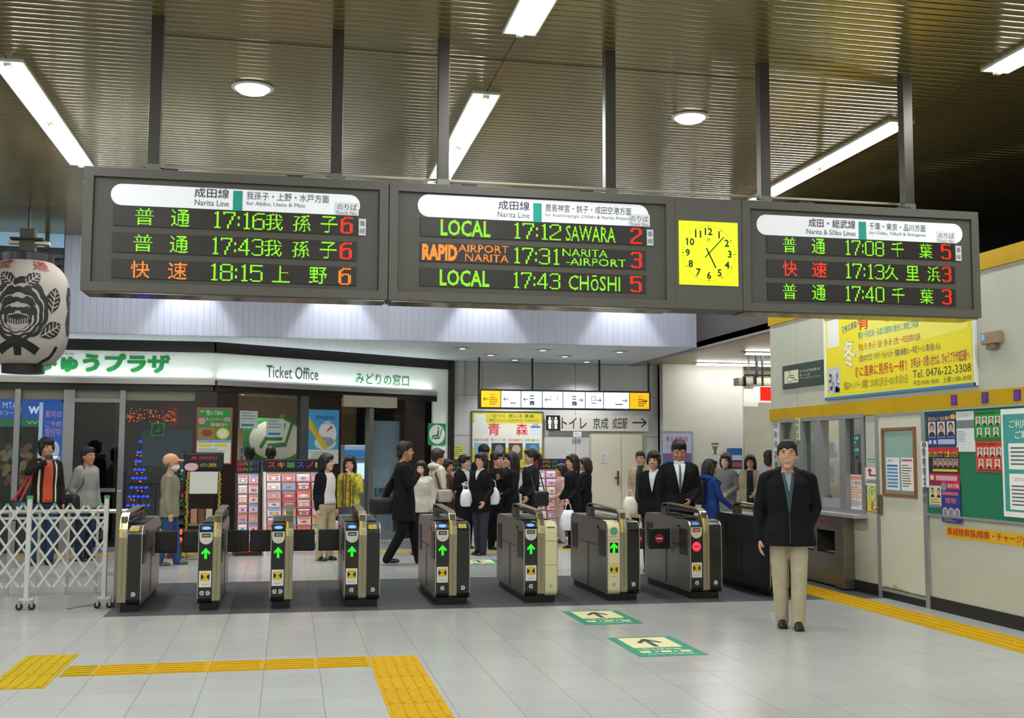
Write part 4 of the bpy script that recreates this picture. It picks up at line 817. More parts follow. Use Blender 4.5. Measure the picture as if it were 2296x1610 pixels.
def guide(p, w, h):
    p.rect(.03, .05, w - .03, h - .1, '#3f9a90', 1); p.text('ご利用の', .12, h * .82, h * .075, '#e8f2e0', w=.36, bold=.01); p.text('ご案内', .2, h * .72, h * .075, '#e8f2e0', w=.28, bold=.01)
    p.rect(.1, h * .44, w - .12, h * .24, '#f0f3ee', 2).rect(.1, h * .07, w - .12, h * .33, '#f0f3ee', 2); p.text('以下のような', .18, h * .33, h * .035, '#c04a5a', w=.25, l=4)
    p.lines(.13, h * .63, .4, 5, h * .037, '#4a5050', .35, 4); p.lines(.13, h * .28, .42, 6, h * .034, '#4a5050', .35, 4); return p
q0, q1 = atx(2252, 1160, XB - .008), 8.5
sheet('guide_poster', 'large teal and white guidance poster cut by the picture edge', 'poster', RW(9.29, 1.03, XB - .004), .8, 1.0, '#eef0ea', guide(Print(), .8, 1.0), .01)
sheet('adjustment_banner', 'yellow strip banner with red lettering below the bulletin board', 'banner', RW(10.28, .765), 1.25, .115, '#e5b81a', Print().text('乗越精算機(精算・チャージ)', .02, .012, .09, '#cf1d14', w=1.21, bold=.02), .003)
wsheet('police_sign', 'narrow white upright sign with black characters beside the door', 'sign', 2068, 990, 2081, 1092, '#eceef0', lambda p, w, h: p.vtext('警察官立寄所', w * .15, h * .86, w * .62, '#2a2c30', gap=.22).ell(w / 2, h * .93, w * .28, w * .28, '#4a2a24', 2, 10), .006, x=6.572)
wsheet('exit_strip', 'small green strip sticker left of the door', 'sticker', 1942, 1027, 1967, 1037, '#dfeadf', lambda p, w, h: p.rect(w * .05, h * .55, w * .9, h * .35, '#4a9a6a', 1).rect(w * .05, h * .1, w * .9, h * .25, '#4a9a6a', 1), .002)
wsheet('arrow_notice', 'white notice with red bent arrow left of the door', 'notice', 1941, 1049, 1968, 1088, '#eeeee8', lambda p, w, h: p.poly([(w * .3, h * .52), (w * .3, h * .8), (w * .15, h * .8), (w * .38, h * .98), (w * .6, h * .8), (w * .45, h * .8), (w * .45, h * .62), (w * .9, h * .62), (w * .9, h * .52)], '#b8203a', 2).text('京成成田駅', w * .06, h * .12, h * .24, '#26282c', w=w * .88, bold=.01), .002)
wsheet('recycle_notice', 'yellow green notice with a ring under the arrow notice', 'notice', 1946, 1092, 1968, 1149, '#d8e08a', lambda p, w, h: p.ring(w / 2, h * .72, w * .36, w * .05, '#7ab04a', 2).text('灯', w * .36, h * .66, w * .3, '#c0503a').rect(0, 0, w, h * .48, '#f0c81c', 1).rect(w * .36, h * .1, w * .28, h * .25, '#5a90b0', 2).rect(w * .42, h * .35, w * .16, h * .06, '#5a90b0', 2).rect(w * .05, h * .02, w * .9, h * .04, '#c0503a', 2), .002)
wsheet('pane_notice', 'white notice with blue and red print taped inside the office pane', 'notice', 1906, 1065, 1936, 1143, '#ecdfc8', lambda p, w, h: p.rect(w * .08, h * .86, w * .84, h * .1, '#e89a8a', 1).text('ご案内', w * .2, h * .72, h * .1, '#3a6ab0', w=w * .6).lines(w * .1, h * .64, w * .8, 5, h * .07, '#d8806a').lines(w * .1, h * .26, w * .8, 4, h * .045, '#7a8a9a').rect(0, 0, w, h * .16, '#e6eaf0', 2), .002, x=6.64)
for k, (a, b, c, d) in enumerate(((1834, 986, 1850, 1035), (1853, 985, 1882, 1035), (1846, 1040, 1876, 1088))):
    wsheet('pinned_paper', ('narrow white paper at the back edge of the pinboard', 'broad white paper, the upper one near the pane on the pinboard', 'white paper pinned lowest on the pinboard')[k], 'paper', a, b, c, d, '#e6e8ec', lambda p, w, h: p.lines(w * .1, h * .85, w * .8, 9, h * .08, '#8a9098', .3, seed=k + 3), .002, x=7.219)
wsheet('ticket_sign', 'upright white sign strip on the wall end by the passage', 'sign', 1736, 940, 1747, 1021, '#e6e6e2', lambda p, w, h: p.vtext('自動精算機ご利用', w * .12, h * .97, w * .62, '#3a4a6a', gap=.25), .004)
wsheet('window_sign', 'upright cream sign strip on the window post', 'sign', 1786, 937, 1794, 988, '#d9cfae', lambda p, w, h: p.vtext('係員窓口', w * .1, h * .97, w * .62, '#5a4a2a', gap=.25), .003, x=6.579)
IY = atx(1921, 985, 6.86)[1] - 12.045; it = thing('intercom', 'white intercom unit with lit green buttons behind the office pane', 'intercom', (6.9, 12.05 + IY, 1.6)); ob('unit', boxes((6.86, 6.95, 11.95 + IY, 12.14 + IY, 1.50, 1.86), bev=.008), mat('#c9c7bf', .4), it, I)
for k, (a, b) in enumerate(((12.10, 1.80), (12.03, 1.80), (12.10, 1.75), (12.10, 1.66), (12.03, 1.66))): ob('button', boxes((6.852, 6.86, a + IY - .015, a + IY + .015, b - .012, b + .012)), mat('#5fe0d8', .3, emit=1.6), it, I)
ob('dial', lathe([(.02, 0), (.02, .01)], 12), mat('#7a7a76', .3), it, Matrix.Translation((6.858, 12.05 + IY, 1.57)) @ Matrix.Rotation(-PI / 2, 4, 'Y'))
ob('shelf_support', boxes((6.88, 6.92, 12.02 + IY, 12.08 + IY, .0, 1.5)), mat('#9a978e', .4), it, I)
pot = thing('desk_plant', 'small dark sprig on the office window ledge', 'plant', (6.66, 12.85, .95)); ob('stem', tube([(6.66, 12.85, .90), (6.66, 12.86, 1.1)], .006, 6), mat('#2a3028', .5), pot, I)
for k in range(4): ob('leaf', ell(bmesh.new(), (6.66, 12.85 + .03 * (k - 1.5), 1.05 + .02 * (k % 2)), (.01, .03, .012), 1), mat('#2f4030', .5), pot, I)

# ------------------------------------------------------------------ paper lantern
LANY = 16.0; LS = LANY / 7.5; LQ = aty(57, 704, LANY)
def lz(py): return (aty(60, py, LANY)[2] - LQ[2]) / LS
ln = thing('paper_lantern', 'big white paper lantern with black peony crest hanging at the picture edge', 'lantern', M=T((LQ[0], LANY, LQ[2])) @ Matrix.Scale(LS, 4))
LX = LY = 0.; zt, zb = lz(590), lz(818); zc, hh = (zt + zb) / 2, (zt - zb) / 2; RL = .262; I_ = WM[ln]
def lr(t): return RL * (1 - .40 * abs(t) ** 4.6) if abs(t) <= 1 else RL * .6
prof = []
for k in range(61):
    t = -1 + 2 * k / 60; prof.append((lr(t) * (1 + (.006 if k % 2 else 0)), zc + t * hh))
ob('paper_body', lathe(prof, 48), mat('#aaa298', .75, noise=.05, scale=6), ln, I_, smooth=True)
r1 = lr(1) * .98
ob('top_cap', lathe([(r1 * 1.02, zt - .015), (r1 * 1.04, zt + .05), (r1 * .9, zt + .052)], 36), mat('#0d0d10', .35), ln, I_, smooth=False); ob('bottom_ring', lathe([(r1 * .84, zb - .055), (r1 * .86, zb + .01), (r1 * .78, zb + .012)], 36), mat('#0d0d10', .35), ln, I_)
def onlan(fn):   # wraps flat shapes (x metres along the girth, y height from the middle) on to the lantern paper
    p = Print(); fn(p); me = p.mesh('crest'); 
    bm = bmesh.new(); bm.from_mesh(me); bmesh.ops.triangulate(bm, faces=bm.faces)
    for _ in range(5):
        lg = [e for e in bm.edges if e.calc_length() > .018]
        if not lg: break
        bmesh.ops.subdivide_edges(bm, edges=lg, cuts=1); bmesh.ops.triangulate(bm, faces=bm.faces)
    for v in bm.verts:
        th = v.co.x / RL; y = v.co.y; r = lr(max(-1, min(1, y / hh))) * 1.008 + v.co.z * 1.2
        d = -PI / 2 + .06 + th; v.co = (r * math.cos(d), r * math.sin(d), zc + y)
    bm.to_mesh(me); bm.free(); return me
KB = '#0c0d12'; KW = '#aaa298'
def leafs(p, x, y, s, a, c=KB):
    def q(u, v): return (x + s * (u * math.cos(a) - v * math.sin(a)), y + s * (u * math.sin(a) + v * math.cos(a)))
    p.poly([q(*t) for t in ((0, 0), (.35, .28), (.7, .34), (1, .2), (1.15, 0), (1, -.2), (.7, -.34), (.35, -.28))], c, 1)
    p.line(*q(.05, 0), *q(1.05, 0), s * .05, KW, 2)
    for k in (.25, .45, .65, .85):
        p.line(*q(k, 0), *q(k + .18, .24), s * .045, KW, 2); p.line(*q(k, 0), *q(k + .18, -.24), s * .045, KW, 2)
def petal(p, x, y, rx, ry, c, l, n):      # a frilled flower outline
    p.poly([(x + rx * (1 + .05 * abs(math.sin(n * a / 2)) - .03) * math.cos(a), y + ry * (1 + .09 * abs(math.sin(n * a / 2)) - .05) * math.sin(a)) for a in [2 * PI * q / 88 for q in range(88)]], c, l)
def crest(p):
    cx = .0
    for k, (yy, rx, ry) in enumerate(((.02, .18, .20), (.0, .145, .155), (-.02, .11, .11), (-.04, .08, .07))):
        petal(p, cx, yy - .02, rx, ry, KB, 1 + 2 * k, 11 - k); petal(p, cx, yy - .03, rx * .84, ry * .83, KW, 2 + 2 * k, 11 - k)
    for yy, w in ((.12, .07), (.055, .08), (-.01, .08)):
        for s in (-1, 1): p.poly([(cx + s * .01, yy), (cx + s * w * .6, yy + .028), (cx + s * w, yy + .01), (cx + s * w * 1.25, yy - .03), (cx + s * w * .6, yy - .022), (cx + s * .02, yy - .02)], KB, 9)
    p.poly([(cx - .075, -.085), (cx - .06, -.045), (cx, -.03), (cx + .06, -.045), (cx + .075, -.085), (cx, -.1)], KB, 9)
    for k in range(-4, 5): p.line(cx + k * .012, -.11, cx + k * .014, -.07 + abs(k) * .004, .005, KW, 10)
    for s in (-1, 1):
        leafs(p, cx + s * .015, .135, .125, PI / 2 - s * .85); leafs(p, cx + s * .2, -.02, .15, PI / 2 - s * .15); leafs(p, cx + s * .13, -.17, .15, PI / 2 - s * 1.0)
        p.line(cx + s * .02, -.2, cx + s * .13, -.26, .05, KB, 3)
    p.rect(cx - .025, -.285, .05, .13, KB, 3); p.ell(cx, -.15, .03, .025, KB, 3)
    p.text('道', cx + .08, .255, .065, '#96382a', w=.12, bold=.03, l=11); p.text('成', cx - .19, .255, .065, '#8a3a2c', w=.12, bold=.03, l=11)
    q = .36
    for yy, hh_ in ((.1, .15), (-.06, .16)): p.poly([(q, yy - hh_ / 2), (q - .03, yy), (q, yy + hh_ / 2), (q + .12, yy + hh_ / 2), (q + .12, yy - hh_ / 2)], KB, 1)
    for k in range(6): p.ell(q + .02 + .015 * k, .1 - .05 * k, .008, .014, KW, 2, 8)
    p.poly([(.17, -.33), (.24, -.28), (.25, -.22), (.28, -.22), (.27, -.3), (.19, -.35)], KB, 1)
ob('crest', onlan(crest), None, ln, I_)
ob('hanger_rod', tube([(LX, LY, zt + .05), (LX, LY, (CEIL - LQ[2]) / LS)], .008, 8), mat('#15161a', .4), ln, I_); ob('hanger_block', boxes((LX - .045, LX + .045, LY - .04, LY + .04, lz(565), lz(515))), mat('#4b463a', .5), ln, I_)
pz = lz(538); bm = bmesh.new()
for s in (-1, 1): addbox(bm, (LX if s > 0 else LX - .1, LX + .1 if s > 0 else LX, LY - .06, LY + .06, pz - .006, pz + .006))
ob('hanger_wing', bm, mat('#16171b', .4), ln, I_); ob('wing_plate', boxes((LX - .12, LX + .13, LY - .03, LY + .03, pz - .03, pz - .012)), mat('#c9c8a8', .5), ln, I_)
# ------------------------------------------------------------------ ticket gates
GL_ = 1.62
def arc(cx, cy, r, a0, a1, n=6): return [(cx + r * math.cos(a0 + (a1 - a0) * k / n), cy + r * math.sin(a0 + (a1 - a0) * k / n)) for k in range(n + 1)]
FRONT = [(.05, .075)] + arc(.05, .125, .05, -PI / 2, -PI, 4)[1:] + [(0, .3), (0, .5), (0, .755)] + arc(.095, .755, .095, PI, PI * .56, 7)[1:] + [(.16, .853), (.26, .858)]
PROF = FRONT + [(.9, .872)] + arc(GL_ - .1, .775, .1, PI / 2, 0, 5) + arc(GL_ - .05, .125, .05, 0, -PI / 2, 4)
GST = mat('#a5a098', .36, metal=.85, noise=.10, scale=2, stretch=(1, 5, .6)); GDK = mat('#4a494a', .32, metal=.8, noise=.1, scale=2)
GBK = mat('#0e0f10', .22, coat=.3); GCR = mat('#e6dfb0', .4); GRL = mat('#a39a80', .28, metal=.8); GPL = mat('#0b0b0c', .4)
def ribbon(path, x0, x1, th):
    bm = bmesh.new(); n = len(path); rows = []
    for i, (y, z) in enumerate(path):
        a = path[max(i - 1, 0)]; b = path[min(i + 1, n - 1)]; d = Vector((b[0] - a[0], b[1] - a[1])).normalized(); nrm = (-d.y, d.x)
        o = (y + nrm[0] * th, z + nrm[1] * th)
        rows.append([bm.verts.new(q) for q in ((x0, y, z), (x0, *o), (x1, *o), (x1, y, z))])
    for i in range(n - 1):
        for k in range(4): bm.faces.new((rows[i][k], rows[i][(k + 1) % 4], rows[i + 1][(k + 1) % 4], rows[i + 1][k]))
    bm.faces.new(rows[0]); bm.faces.new(rows[-1][::-1]); bmesh.ops.recalc_face_normals(bm, faces=bm.faces); return bm
def gate(x, label, left, right, num, steel='c', stop=False, dark=False, flaps='', suica=False, side=GST):
    """left / right: colour of the front panels or None; steel strip between them or at one side"""
    lw = .145; sw = .078; w = (lw if left else 0) + sw + (lw if right else 0); xl = 0; xs = lw if left else 0; xr = xs + sw
    t = thing('ticket_gate', label, 'ticket gate', (x, GATEY, 0), 0, 'row of ticket gates')
    ob('plinth', boxes((.02, w - .02, .05, GL_ - .08, 0, .08)), GPL, t)
    ob('body', extx(PROF, .004, w - .004), side, t)
    for sd, xx in ((-1, -.004), (1, w - .004)):
        for a, b in ((.10, .34), (GL_ - .32, GL_ - .1)):
            ob('flap_recess', boxes((xx, xx + .008, a, b, .47, .76), bev=.002), mat('#2b2b2d', .35), t)
        ob('side_seam', boxes((xx + .002, xx + .006, .34, GL_ - .1, .575, .58), (xx + .002, xx + .006, .8, .805, .1, .575)), mat('#2f2d2b', .5), t)
        ob('sensor', boxes((xx, xx + .008, .35, .40, .765, .795), (xx, xx + .008, .52, .53, .5, .51)), mat('#1a1a1c', .3), t)
    ob('edge_trim', ribbon(FRONT, -.002, .006, .009), mat('#b5b0a4', .25, metal=.8), t); ob('edge_trim', ribbon(FRONT, w - .006, w + .002, .009), mat('#b5b0a4', .25, metal=.8), t)
    pan = []
    for c, x0 in ((left, xl), (right, xr)):
        if c is None: continue
        o = ob('front_panel', ribbon(FRONT, x0 + .006, x0 + lw - .002, .006), GBK if c == 'k' else GCR, t, smooth=False); pan.append((o, x0, c))
        if c == 'c': ob('panel_seam', boxes((x0 + .006, x0 + lw - .002, -.0075, -.006, .40, .404), (x0 + .006, x0 + lw - .002, -.0075, -.006, .655, .659)), mat('#8a8462', .5), o)
    # raised rail: strip up the front, bar above the top
    path = [(0, .1), (0, .3), (0, .74), (.012, .82), (.04, .89), (.09, .945), (.16, .968), (.6, .98), (1.2, .995), (1.33, .985), (1.38, .95), (1.40, .87)]
    rl = ob('rail', ribbon([(y, z) for y, z in path], xs, xs + sw, .016), GRL, t)
    ob('rail_underside', boxes((xs + .012, xs + sw - .012, .1, 1.36, .935, .965)), mat('#3a3733', .4), t); obs('rail_foot', ((xs + .01, xs + sw - .01, .02, .14, .84, .95), (xs + .01, xs + sw - .01, 1.26, 1.40, .84, .96)), mat('#6b675e', .35, metal=.6), t, None, .004)
    ob('rail_slit', boxes((xs + sw * .48, xs + sw * .54, -.0172, -.0165, .16, .7)), mat('#5d5748', .5), rl)
    ob('warning_stripe', ribbon(path[2:6], xs + sw * .15, xs + sw * .36, .0185), mat('#e3c81e', .4), rl)
    for k in range(3): ob('reflector', ribbon([(path[3][0] + .02 * k, path[3][1] + .04 * k - .02), (path[3][0] + .02 * k + .008, path[3][1] + .04 * k)], xs + sw * .42, xs + sw * .95, .02), mat('#f4f4ee', .3), rl)
    ob('top_deck', boxes((.012, w - .012, .3, 1.25, .868, .874)), mat('#22242a', .3), t)
    # main face: reader, display, arrow, card, plates
    mx = (pan[0][1] + lw / 2) if left else None
    def fp(o, u, z, d=-.0072): return T((x + u, GATEY + d, z)) @ FR()
    if left:
        o, x0, c = pan[0]; cx = x0 + lw / 2 + .002
        rd = Matrix.Rotation(math.radians(58), 4, 'X')
        if c == 'k':
            pr = Print().rrect(-.052, 0, .104, .052, .012, '#10264a', 1).ell(0, .026, .037, .019, '#5a8cff', 2, 24, emit=.0 if stop else 1.3)
            pr.build('card_reader', t, T((x + cx, GATEY + .004, .806)) @ Matrix.Rotation(math.radians(45), 4, 'X') @ Matrix.Scale(1.12, 4))
            pr = Print().poly([(-.055, .10), (.055, .10), (.055, .045)] + [(.055 * math.cos(a), .045 + .05 * math.sin(a)) for a in [-PI * k / 10 for k in range(1, 10)]] + [(-.055, .045)], '#d6d4c4', 1).rrect(-.038, .055, .076, .036, .006, '#2a2c26', 2).rrect(-.028, .063, .056, .018, .004, '#c0402c' if stop else '#8f9080', 3, emit=1. if stop else 0).ell(0, .025, .004, .004, '#b05a4a', 2, 8)
            pr.build('display', t, T((x + cx, GATEY - .0085, .672)) @ Matrix.Rotation(math.radians(88), 4, 'X') @ Matrix.Scale(1.15, 4))
        if suica:
            pr = Print().ell(0, .045, .043, .043, '#2f9a7c', 1, 26)
            for a in range(5):
                for b in range(5):
                    xx, yy = -.034 + .017 * a + (.008 if b % 2 else 0), .011 + .017 * b
                    if xx * xx + (yy - .045) ** 2 < .0013: pr.ell(xx, yy, .0045, .003, '#d8e6c8', 2, 8)
            pr.text('Suica', 0, -.022, .018, '#5a6a5a', w=.09, al='c'); pr.build('emblem', t, T((x + cx, GATEY - .0085, .71)) @ Matrix.Rotation(math.radians(87), 4, 'X')); pr = Print().rect(-.047, -.055, .094, .11, '#0f1210', 1)
        else: pr = Print()
        if stop: pr.ell(0, 0, .05, .052, '#ff2a3c', 1, 28, emit=1.6).rect(-.03, -.006, .06, .012, '#5a0a14', 2)
        else: pr.poly([(-.012, -.055), (.012, -.055), (.012, .012), (.034, -.012), (.045, .004), (0, .055), (-.045, .004), (-.034, -.012), (-.012, .012)], '#17f01a', 2, emit=1.3)
        pr.build('entry_signal', t, fp(o, cx, .575))
        pr = Print(); pr.rrect(-.06, 0, .12, .165, .006, '#ebe9e0' if c == 'k' else '#e6dfb0', 1).rrect(-.043, .062, .086, .086, .01, '#e8c21c', 2)
        for s in (-1, 1): pr.poly([(s * .043, .135), (s * .043, .072), (s * .014, .098), (s * .014, .110)], '#23241c', 3)
        pr.rect(-.035, .025, .07, .006, '#a8a8a0', 2).build('card_sticker', t, fp(o, cx, .235))
        pr = Print()
        def plate(pr, xx, s, d):
            pr.poly([(xx - d * .02, 0), (xx + d * .012, 0), (xx + d * .026, .022), (xx + d * .012, .044), (xx - d * .02, .044)] if d > 0 else [(xx + .02, 0), (xx + .02, .044), (xx - .012, .044), (xx - .026, .022), (xx - .012, 0)], '#c9ccc8' if c == 'k' else '#c8cdb8', 1); pr.text(s, xx - .002, .008, .028, '#33363a', al='c', l=2)
        if right: plate(pr, 0, num[0], -1)
        else: plate(pr, -.03, num[0], -1); plate(pr, .03, num[1], 1)
        pr.build('lane_plate', t, fp(o, cx, .155))
    if right:
        o, x0, c = pan[-1]; cx = x0 + lw / 2; pr = Print(); d = 1
        pr.poly([(-.02, 0), (.012, 0), (.026, .022), (.012, .044), (-.02, .044)], '#d2d6d4' if c == 'k' else '#d9d3a8', 1).text(num[-1], -.004, .008, .028, '#33363a', al='c', l=2); pr.build('lane_plate', t, fp(o, cx, .155))
        if c == 'k' and num[-1] in 'D64': Print().rect(-.05, 0, .085, .06, '#b8b02a', 1).rect(-.03, .03, .06, .02, '#d08a2a', 2).rect(-.03, .008, .06, .015, '#7aa03a', 2).build('slot_label', t, T((x + cx, GATEY - .004, .803)) @ Matrix.Rotation(math.radians(47), 4, 'X'))
        if c == 'c': ob('ticket_slot', boxes((x0 + .03, x0 + .115, -.004, .03, .80, .808)), mat('#3a3a34', .4), t)
    # flap doors
    for sd in flaps:
        yy = .98 if not stop and not suica else .62; ln_ = .245 if not suica and not stop else .27
        a, b = (-ln_, 0) if sd == 'l' else (w, w + ln_)
        fl = ob('flap', boxes((a, b, yy, yy + .03, .50, .74), bev=.012, seg=2), mat('#17191a', .4), t)
        ob('flap_hinge', boxes((b - .012 if sd == 'l' else a, b if sd == 'l' else a + .012, yy - .01, yy + .04, .47, .76)), mat('#a8a49a', .3, metal=.6), t)
        if stop or suica:
            Print().ell(0, 0, .052, .055, '#c01c28', 1, 24).rect(-.038, -.009, .076, .018, '#e6d8d8', 2).build('no_entry_mark', fl, T((x + (a + b) / 2 + (.05 if sd == 'r' else -.01), GATEY + yy - .001, .62)) @ FR())
    return t
gate(-1.66, 'narrow ticket gate standing next to the folding lattice barrier', None, 'k', 'D', flaps='r')
gate(-.889, 'slim black gate second from the lattice barrier, numbered 8', 'k', None, '87', flaps='lr')
gate(-.168, 'slim black gate before the wide brochure rack', 'k', None, '76', flaps='lr')
gate(.586, 'double black ticket gate with closed flaps on one side only', 'k', 'k', '6D', flaps='l')
gate(1.54, 'double black ticket gate behind which the dark suited man walks', 'k', 'k', '54')
gate(2.50, 'ticket gate with one black and one cream front stripe', 'k', 'c', '43')
gate(3.43, 'ticket gate with cream front carrying a round green emblem', 'c', 'k', '32', flaps='r', suica=True)
gate(4.385, 'ticket gate showing a round red stop signal', 'k', 'k', '21', flaps='l', stop=True)
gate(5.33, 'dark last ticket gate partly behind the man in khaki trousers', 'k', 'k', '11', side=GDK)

# ------------------------------------------------------------------ folding lattice barrier
BYL = 12.15
lat = thing('folding_barrier', 'white metal folding lattice barrier on castors blocking the gate row end', 'barrier', (-2.6, BYL, 0)); LW = mat('#cfd0ca', .4)
xa, xb, zt_, zb_, per = -3.9, -1.85, 1.06, .22, .152; run = per * 3.9
def clip(x0, z0, x1, z1):
    if x0 > x1: x0, z0, x1, z1 = x1, z1, x0, z0
    if x1 <= xa or x0 >= xb: return None
    s = (z1 - z0) / (x1 - x0)
    if x0 < xa: z0 += s * (xa - x0); x0 = xa
    if x1 > xb: z1 += s * (xb - x1); x1 = xb
    return (x0, z0, x1, z1) if x1 - x0 > .05 else None
for k in range(-5, 20):
    for s in (1, -1):
        x0 = xa + .02 + per * k; c = clip(x0, zt_, x0 + s * run, zb_)
        if c is None: continue
        a, b = Vector((c[0], 0, c[1])), Vector((c[2], 0, c[3])); d = (b - a); L = d.length; ang = math.atan2(d.z, d.x)
        ob('lattice_bar', boxes((0, L, -.004, .004, -.011, .011)), LW, lat, T((c[0], BYL + .012 * s, c[1])) @ Matrix.Rotation(-ang, 4, 'Y'))
        if s == 1 and c[1] > 1.0: ob('top_cap', boxes((-.012, .012, -.02, .02, -.012, .012)), mat('#3fae6a', .4), lat, T((c[0], BYL, c[1])))
for x in (-2.6, -1.85, -3.5):
    po = ob('post', boxes((x - .022, x + .022, BYL - .025, BYL + .025, .1, 1.13), bev=.004), LW, lat, I)
    ob('post_cap', boxes((x - .026, x + .026, BYL - .03, BYL + .03, 1.12, 1.15)), mat('#2f9a58', .4), po, I)
    for dx in (-.05, .07):
        cs = ob('castor', tube([(x + dx, BYL - .07, .035), (x + dx, BYL - .045, .035)], .035, 14), mat('#161618', .5), lat, I); ob('castor_fork', boxes((x + dx - .012, x + dx + .012, BYL - .08, BYL - .035, .03, .10)), mat('#a8a8a2', .4, metal=.4), cs, I)
    ob('castor_bar', boxes((x - .06, x + .08, BYL - .065, BYL + .02, .09, .11)), LW, lat, I)
ob('rail', boxes((xa, xb, BYL + .03, BYL + .045, .905, .93)), mat('#b9c4b8', .4), lat, I)
rw = thing('steel_railing', 'plain steel railing standing behind the lattice barrier', 'railing', (-2.7, 13.3, 0)); RM = mat('#b5b2ac', .3, metal=.6)
ob('top_rail', tube([(-4.4, 13.3, .93), (-1.75, 13.3, .93)], .024, 10), RM, rw, I); ob('bottom_rail', boxes((-4.4, -1.75, 13.28, 13.32, .2, .24)), RM, rw, I)
for k in range(9): ob('baluster', boxes((-4.3 + .31 * k, -4.27 + .31 * k, 13.285, 13.315, 0, .93)), RM, rw, I)
fx = thing('steel_post', 'square stainless post between the barrier and the first gate', 'post', (-1.735, 12.2, 0)); ob('shaft', boxes((-1.76, -1.71, 12.17, 12.22, 0, 1.2), bev=.004), mat('#8f8b80', .3, metal=.8), fx, I); ob('foot', boxes((-1.79, -1.68, 12.14, 12.25, 0, .015)), mat('#6a675f', .4, metal=.6), fx, I)
Print().line(0, 0, .2, .35, .03, '#55575a', 1).line(.1, .18, .3, .2, .03, '#55575a', 1).build('floor_mark', floor_o, T((-2.2, 12.1, .0012)))

# ------------------------------------------------------------------ floor stickers with arrows
def sticker(label, x, y, w, h):
    p = Print(); p.rect(w * .13, h * .42, w * .74, h * .53, '#e8dfa8', 1)
    cx, cy = w * .5, h * .68; ar = '#3a3f48'; p.line(cx, cy - h * .22, cx, cy + h * .15, w * .08, ar); p.line(cx + w * .005, cy + h * .17, cx - w * .17, cy - h * .02, w * .075, ar, 3); p.line(cx - w * .005, cy + h * .17, cx + w * .17, cy - h * .02, w * .075, ar, 3)
    p.text('Suica', w * .5, h * .295, h * .085, '#cfe0c8', w=w * .58, al='c', bold=.02); p.ell(w * .17, h * .33, w * .035, h * .03, '#7fc0a0', 2, 12)
    for a, b in ((.12, .16), (.42, .16), (.71, .16)): p.rect(w * a, h * .17, w * b, h * .085, '#e8dfa8', 2)
    p.ell(w * .36, h * .21, w * .03, h * .03, '#cfd8b0', 2, 10); p.ell(w * .64, h * .21, w * .03, h * .03, '#cfd8b0', 2, 10); p.text('PASMO専用', w * .5, h * .05, h * .08, '#bfdcc8', w=w * .66, al='c', bold=.02)
    sheet('floor_sticker', label, 'sticker', T((x, y, .0005)), w, h, '#1f8f6f', p, .0015, 'arrow stickers on the floor')
sticker('green floor sticker with an arrow, nearest the viewer', 2.745, 8.5, .575, .92)
sticker('green floor sticker with an arrow touching the dark gate floor', 2.75, 10.16, .575, .9)
sticker('green floor sticker beyond the gates near the dark suited man', 2.48, 15.8, .6, .8)

# ------------------------------------------------------------------ brochure racks
def rack(name, label, x, y, rz, w, h, cols, rows, hdr, frame, pal, lean=.28, grp='', foot=None):
    t = thing(name, label, 'rack', (x, y, 0), rz); M0 = WM[t]
    fm = mat(frame, .45)
    side = [(0, 0), (.05, h * .30), (lean * .55, h * .7), (lean, h), (lean + .06, h), (lean + .3, 0)]
    for xx in (0, w - .035): ob('side_panel', extx(side, xx, xx + .035), fm, t)
    ob('back_panel', extx([(lean * .5 + .16, .1), (lean + .02, h), (lean + .05, h), (lean * .5 + .2, .1)], .035, w - .035), mat('#d8c8c4', .5), t)
    ob('base', boxes((.02, w - .02, 0.02, lean + .28, 0, .1)), fm, t)
    hp = ob('header', boxes((0, w, lean - .01, lean + .02, h, h + .2), bev=.02), mat('#1c1a24', .4), t); p = Print(); hdr(p, w, .2); p.build('lettering', hp, M0 @ T((0, lean - .0115, h)) @ FR())
    def yy(z):
        f = z / h; return np.interp(z, [0, h * .3, h * .7, h], [.0, .05, lean * .55, lean])
    rn2 = random.Random(w * 100); pw = (w - .07) / cols; ph = (h - .22) / rows
    if foot: p = Print(); foot(p, w - .1, .14); p.build('foot_card', t, M0 @ T((.05, -.003 + .0, .06)) @ FR())
    for r in range(rows):
        z = .2 + ph * r; y0, y1 = yy(z), yy(z + ph)
        ob('shelf', boxes((.035, w - .035, y0 - .01, y0 + .05, z - .006, z + .004)), mat('#cfc3c0', .3), t)
        for c in range(cols):
            cc, cn = rn2.choice(pal); bx_ = .035 + pw * c + .012; ww = pw - .024; hh = ph * .84
            p = Print(); p.rect(0, 0, ww, hh, cc, 0); p.rect(ww * .08, hh * .7, ww * .84, hh * .22, rn2.choice(('#f6e6ea', '#f08a4a', '#ffffff', '#e86a86', '#7aa6d8')), 1); p.rect(ww * .15, hh * .12, ww * .7, hh * .45, rn2.choice(('#f2c8d2', '#d8849a', '#c9d8ee', '#f6b27a', '#a8a0b8', '#e8e2d8')), 1); p.ell(ww * .5, hh * .36, ww * .2, hh * .16, rn2.choice(('#ffffff', '#d05a70', '#e8c84a', '#6a8ac0')), 2, 10)
            ML = M0 @ T((bx_, y0 - .012, z + .01)) @ Matrix.Rotation(-math.atan2(y1 - y0, ph), 4, 'X')
            lf = ob('leaflet', boxes((0, ww, 0, .006, 0, hh)), mat(cc, .35), None, ML, '%s leaflet in the %s, shelf %s from floor, column %s' % (cn, grp, 'one two three four five six seven eight'.split()[r], 'one two three four'.split()[c]), 'leaflet', 'leaflets in the ' + grp); p.build('print', lf, ML @ T((0, -.0005, 0)) @ FR())
    return t
PINK = [('#f0a0b4', 'pink'), ('#f6c8d0', 'pale pink'), ('#e888a0', 'rose'), ('#f2e0e4', 'white'), ('#d8b8d8', 'lilac')]
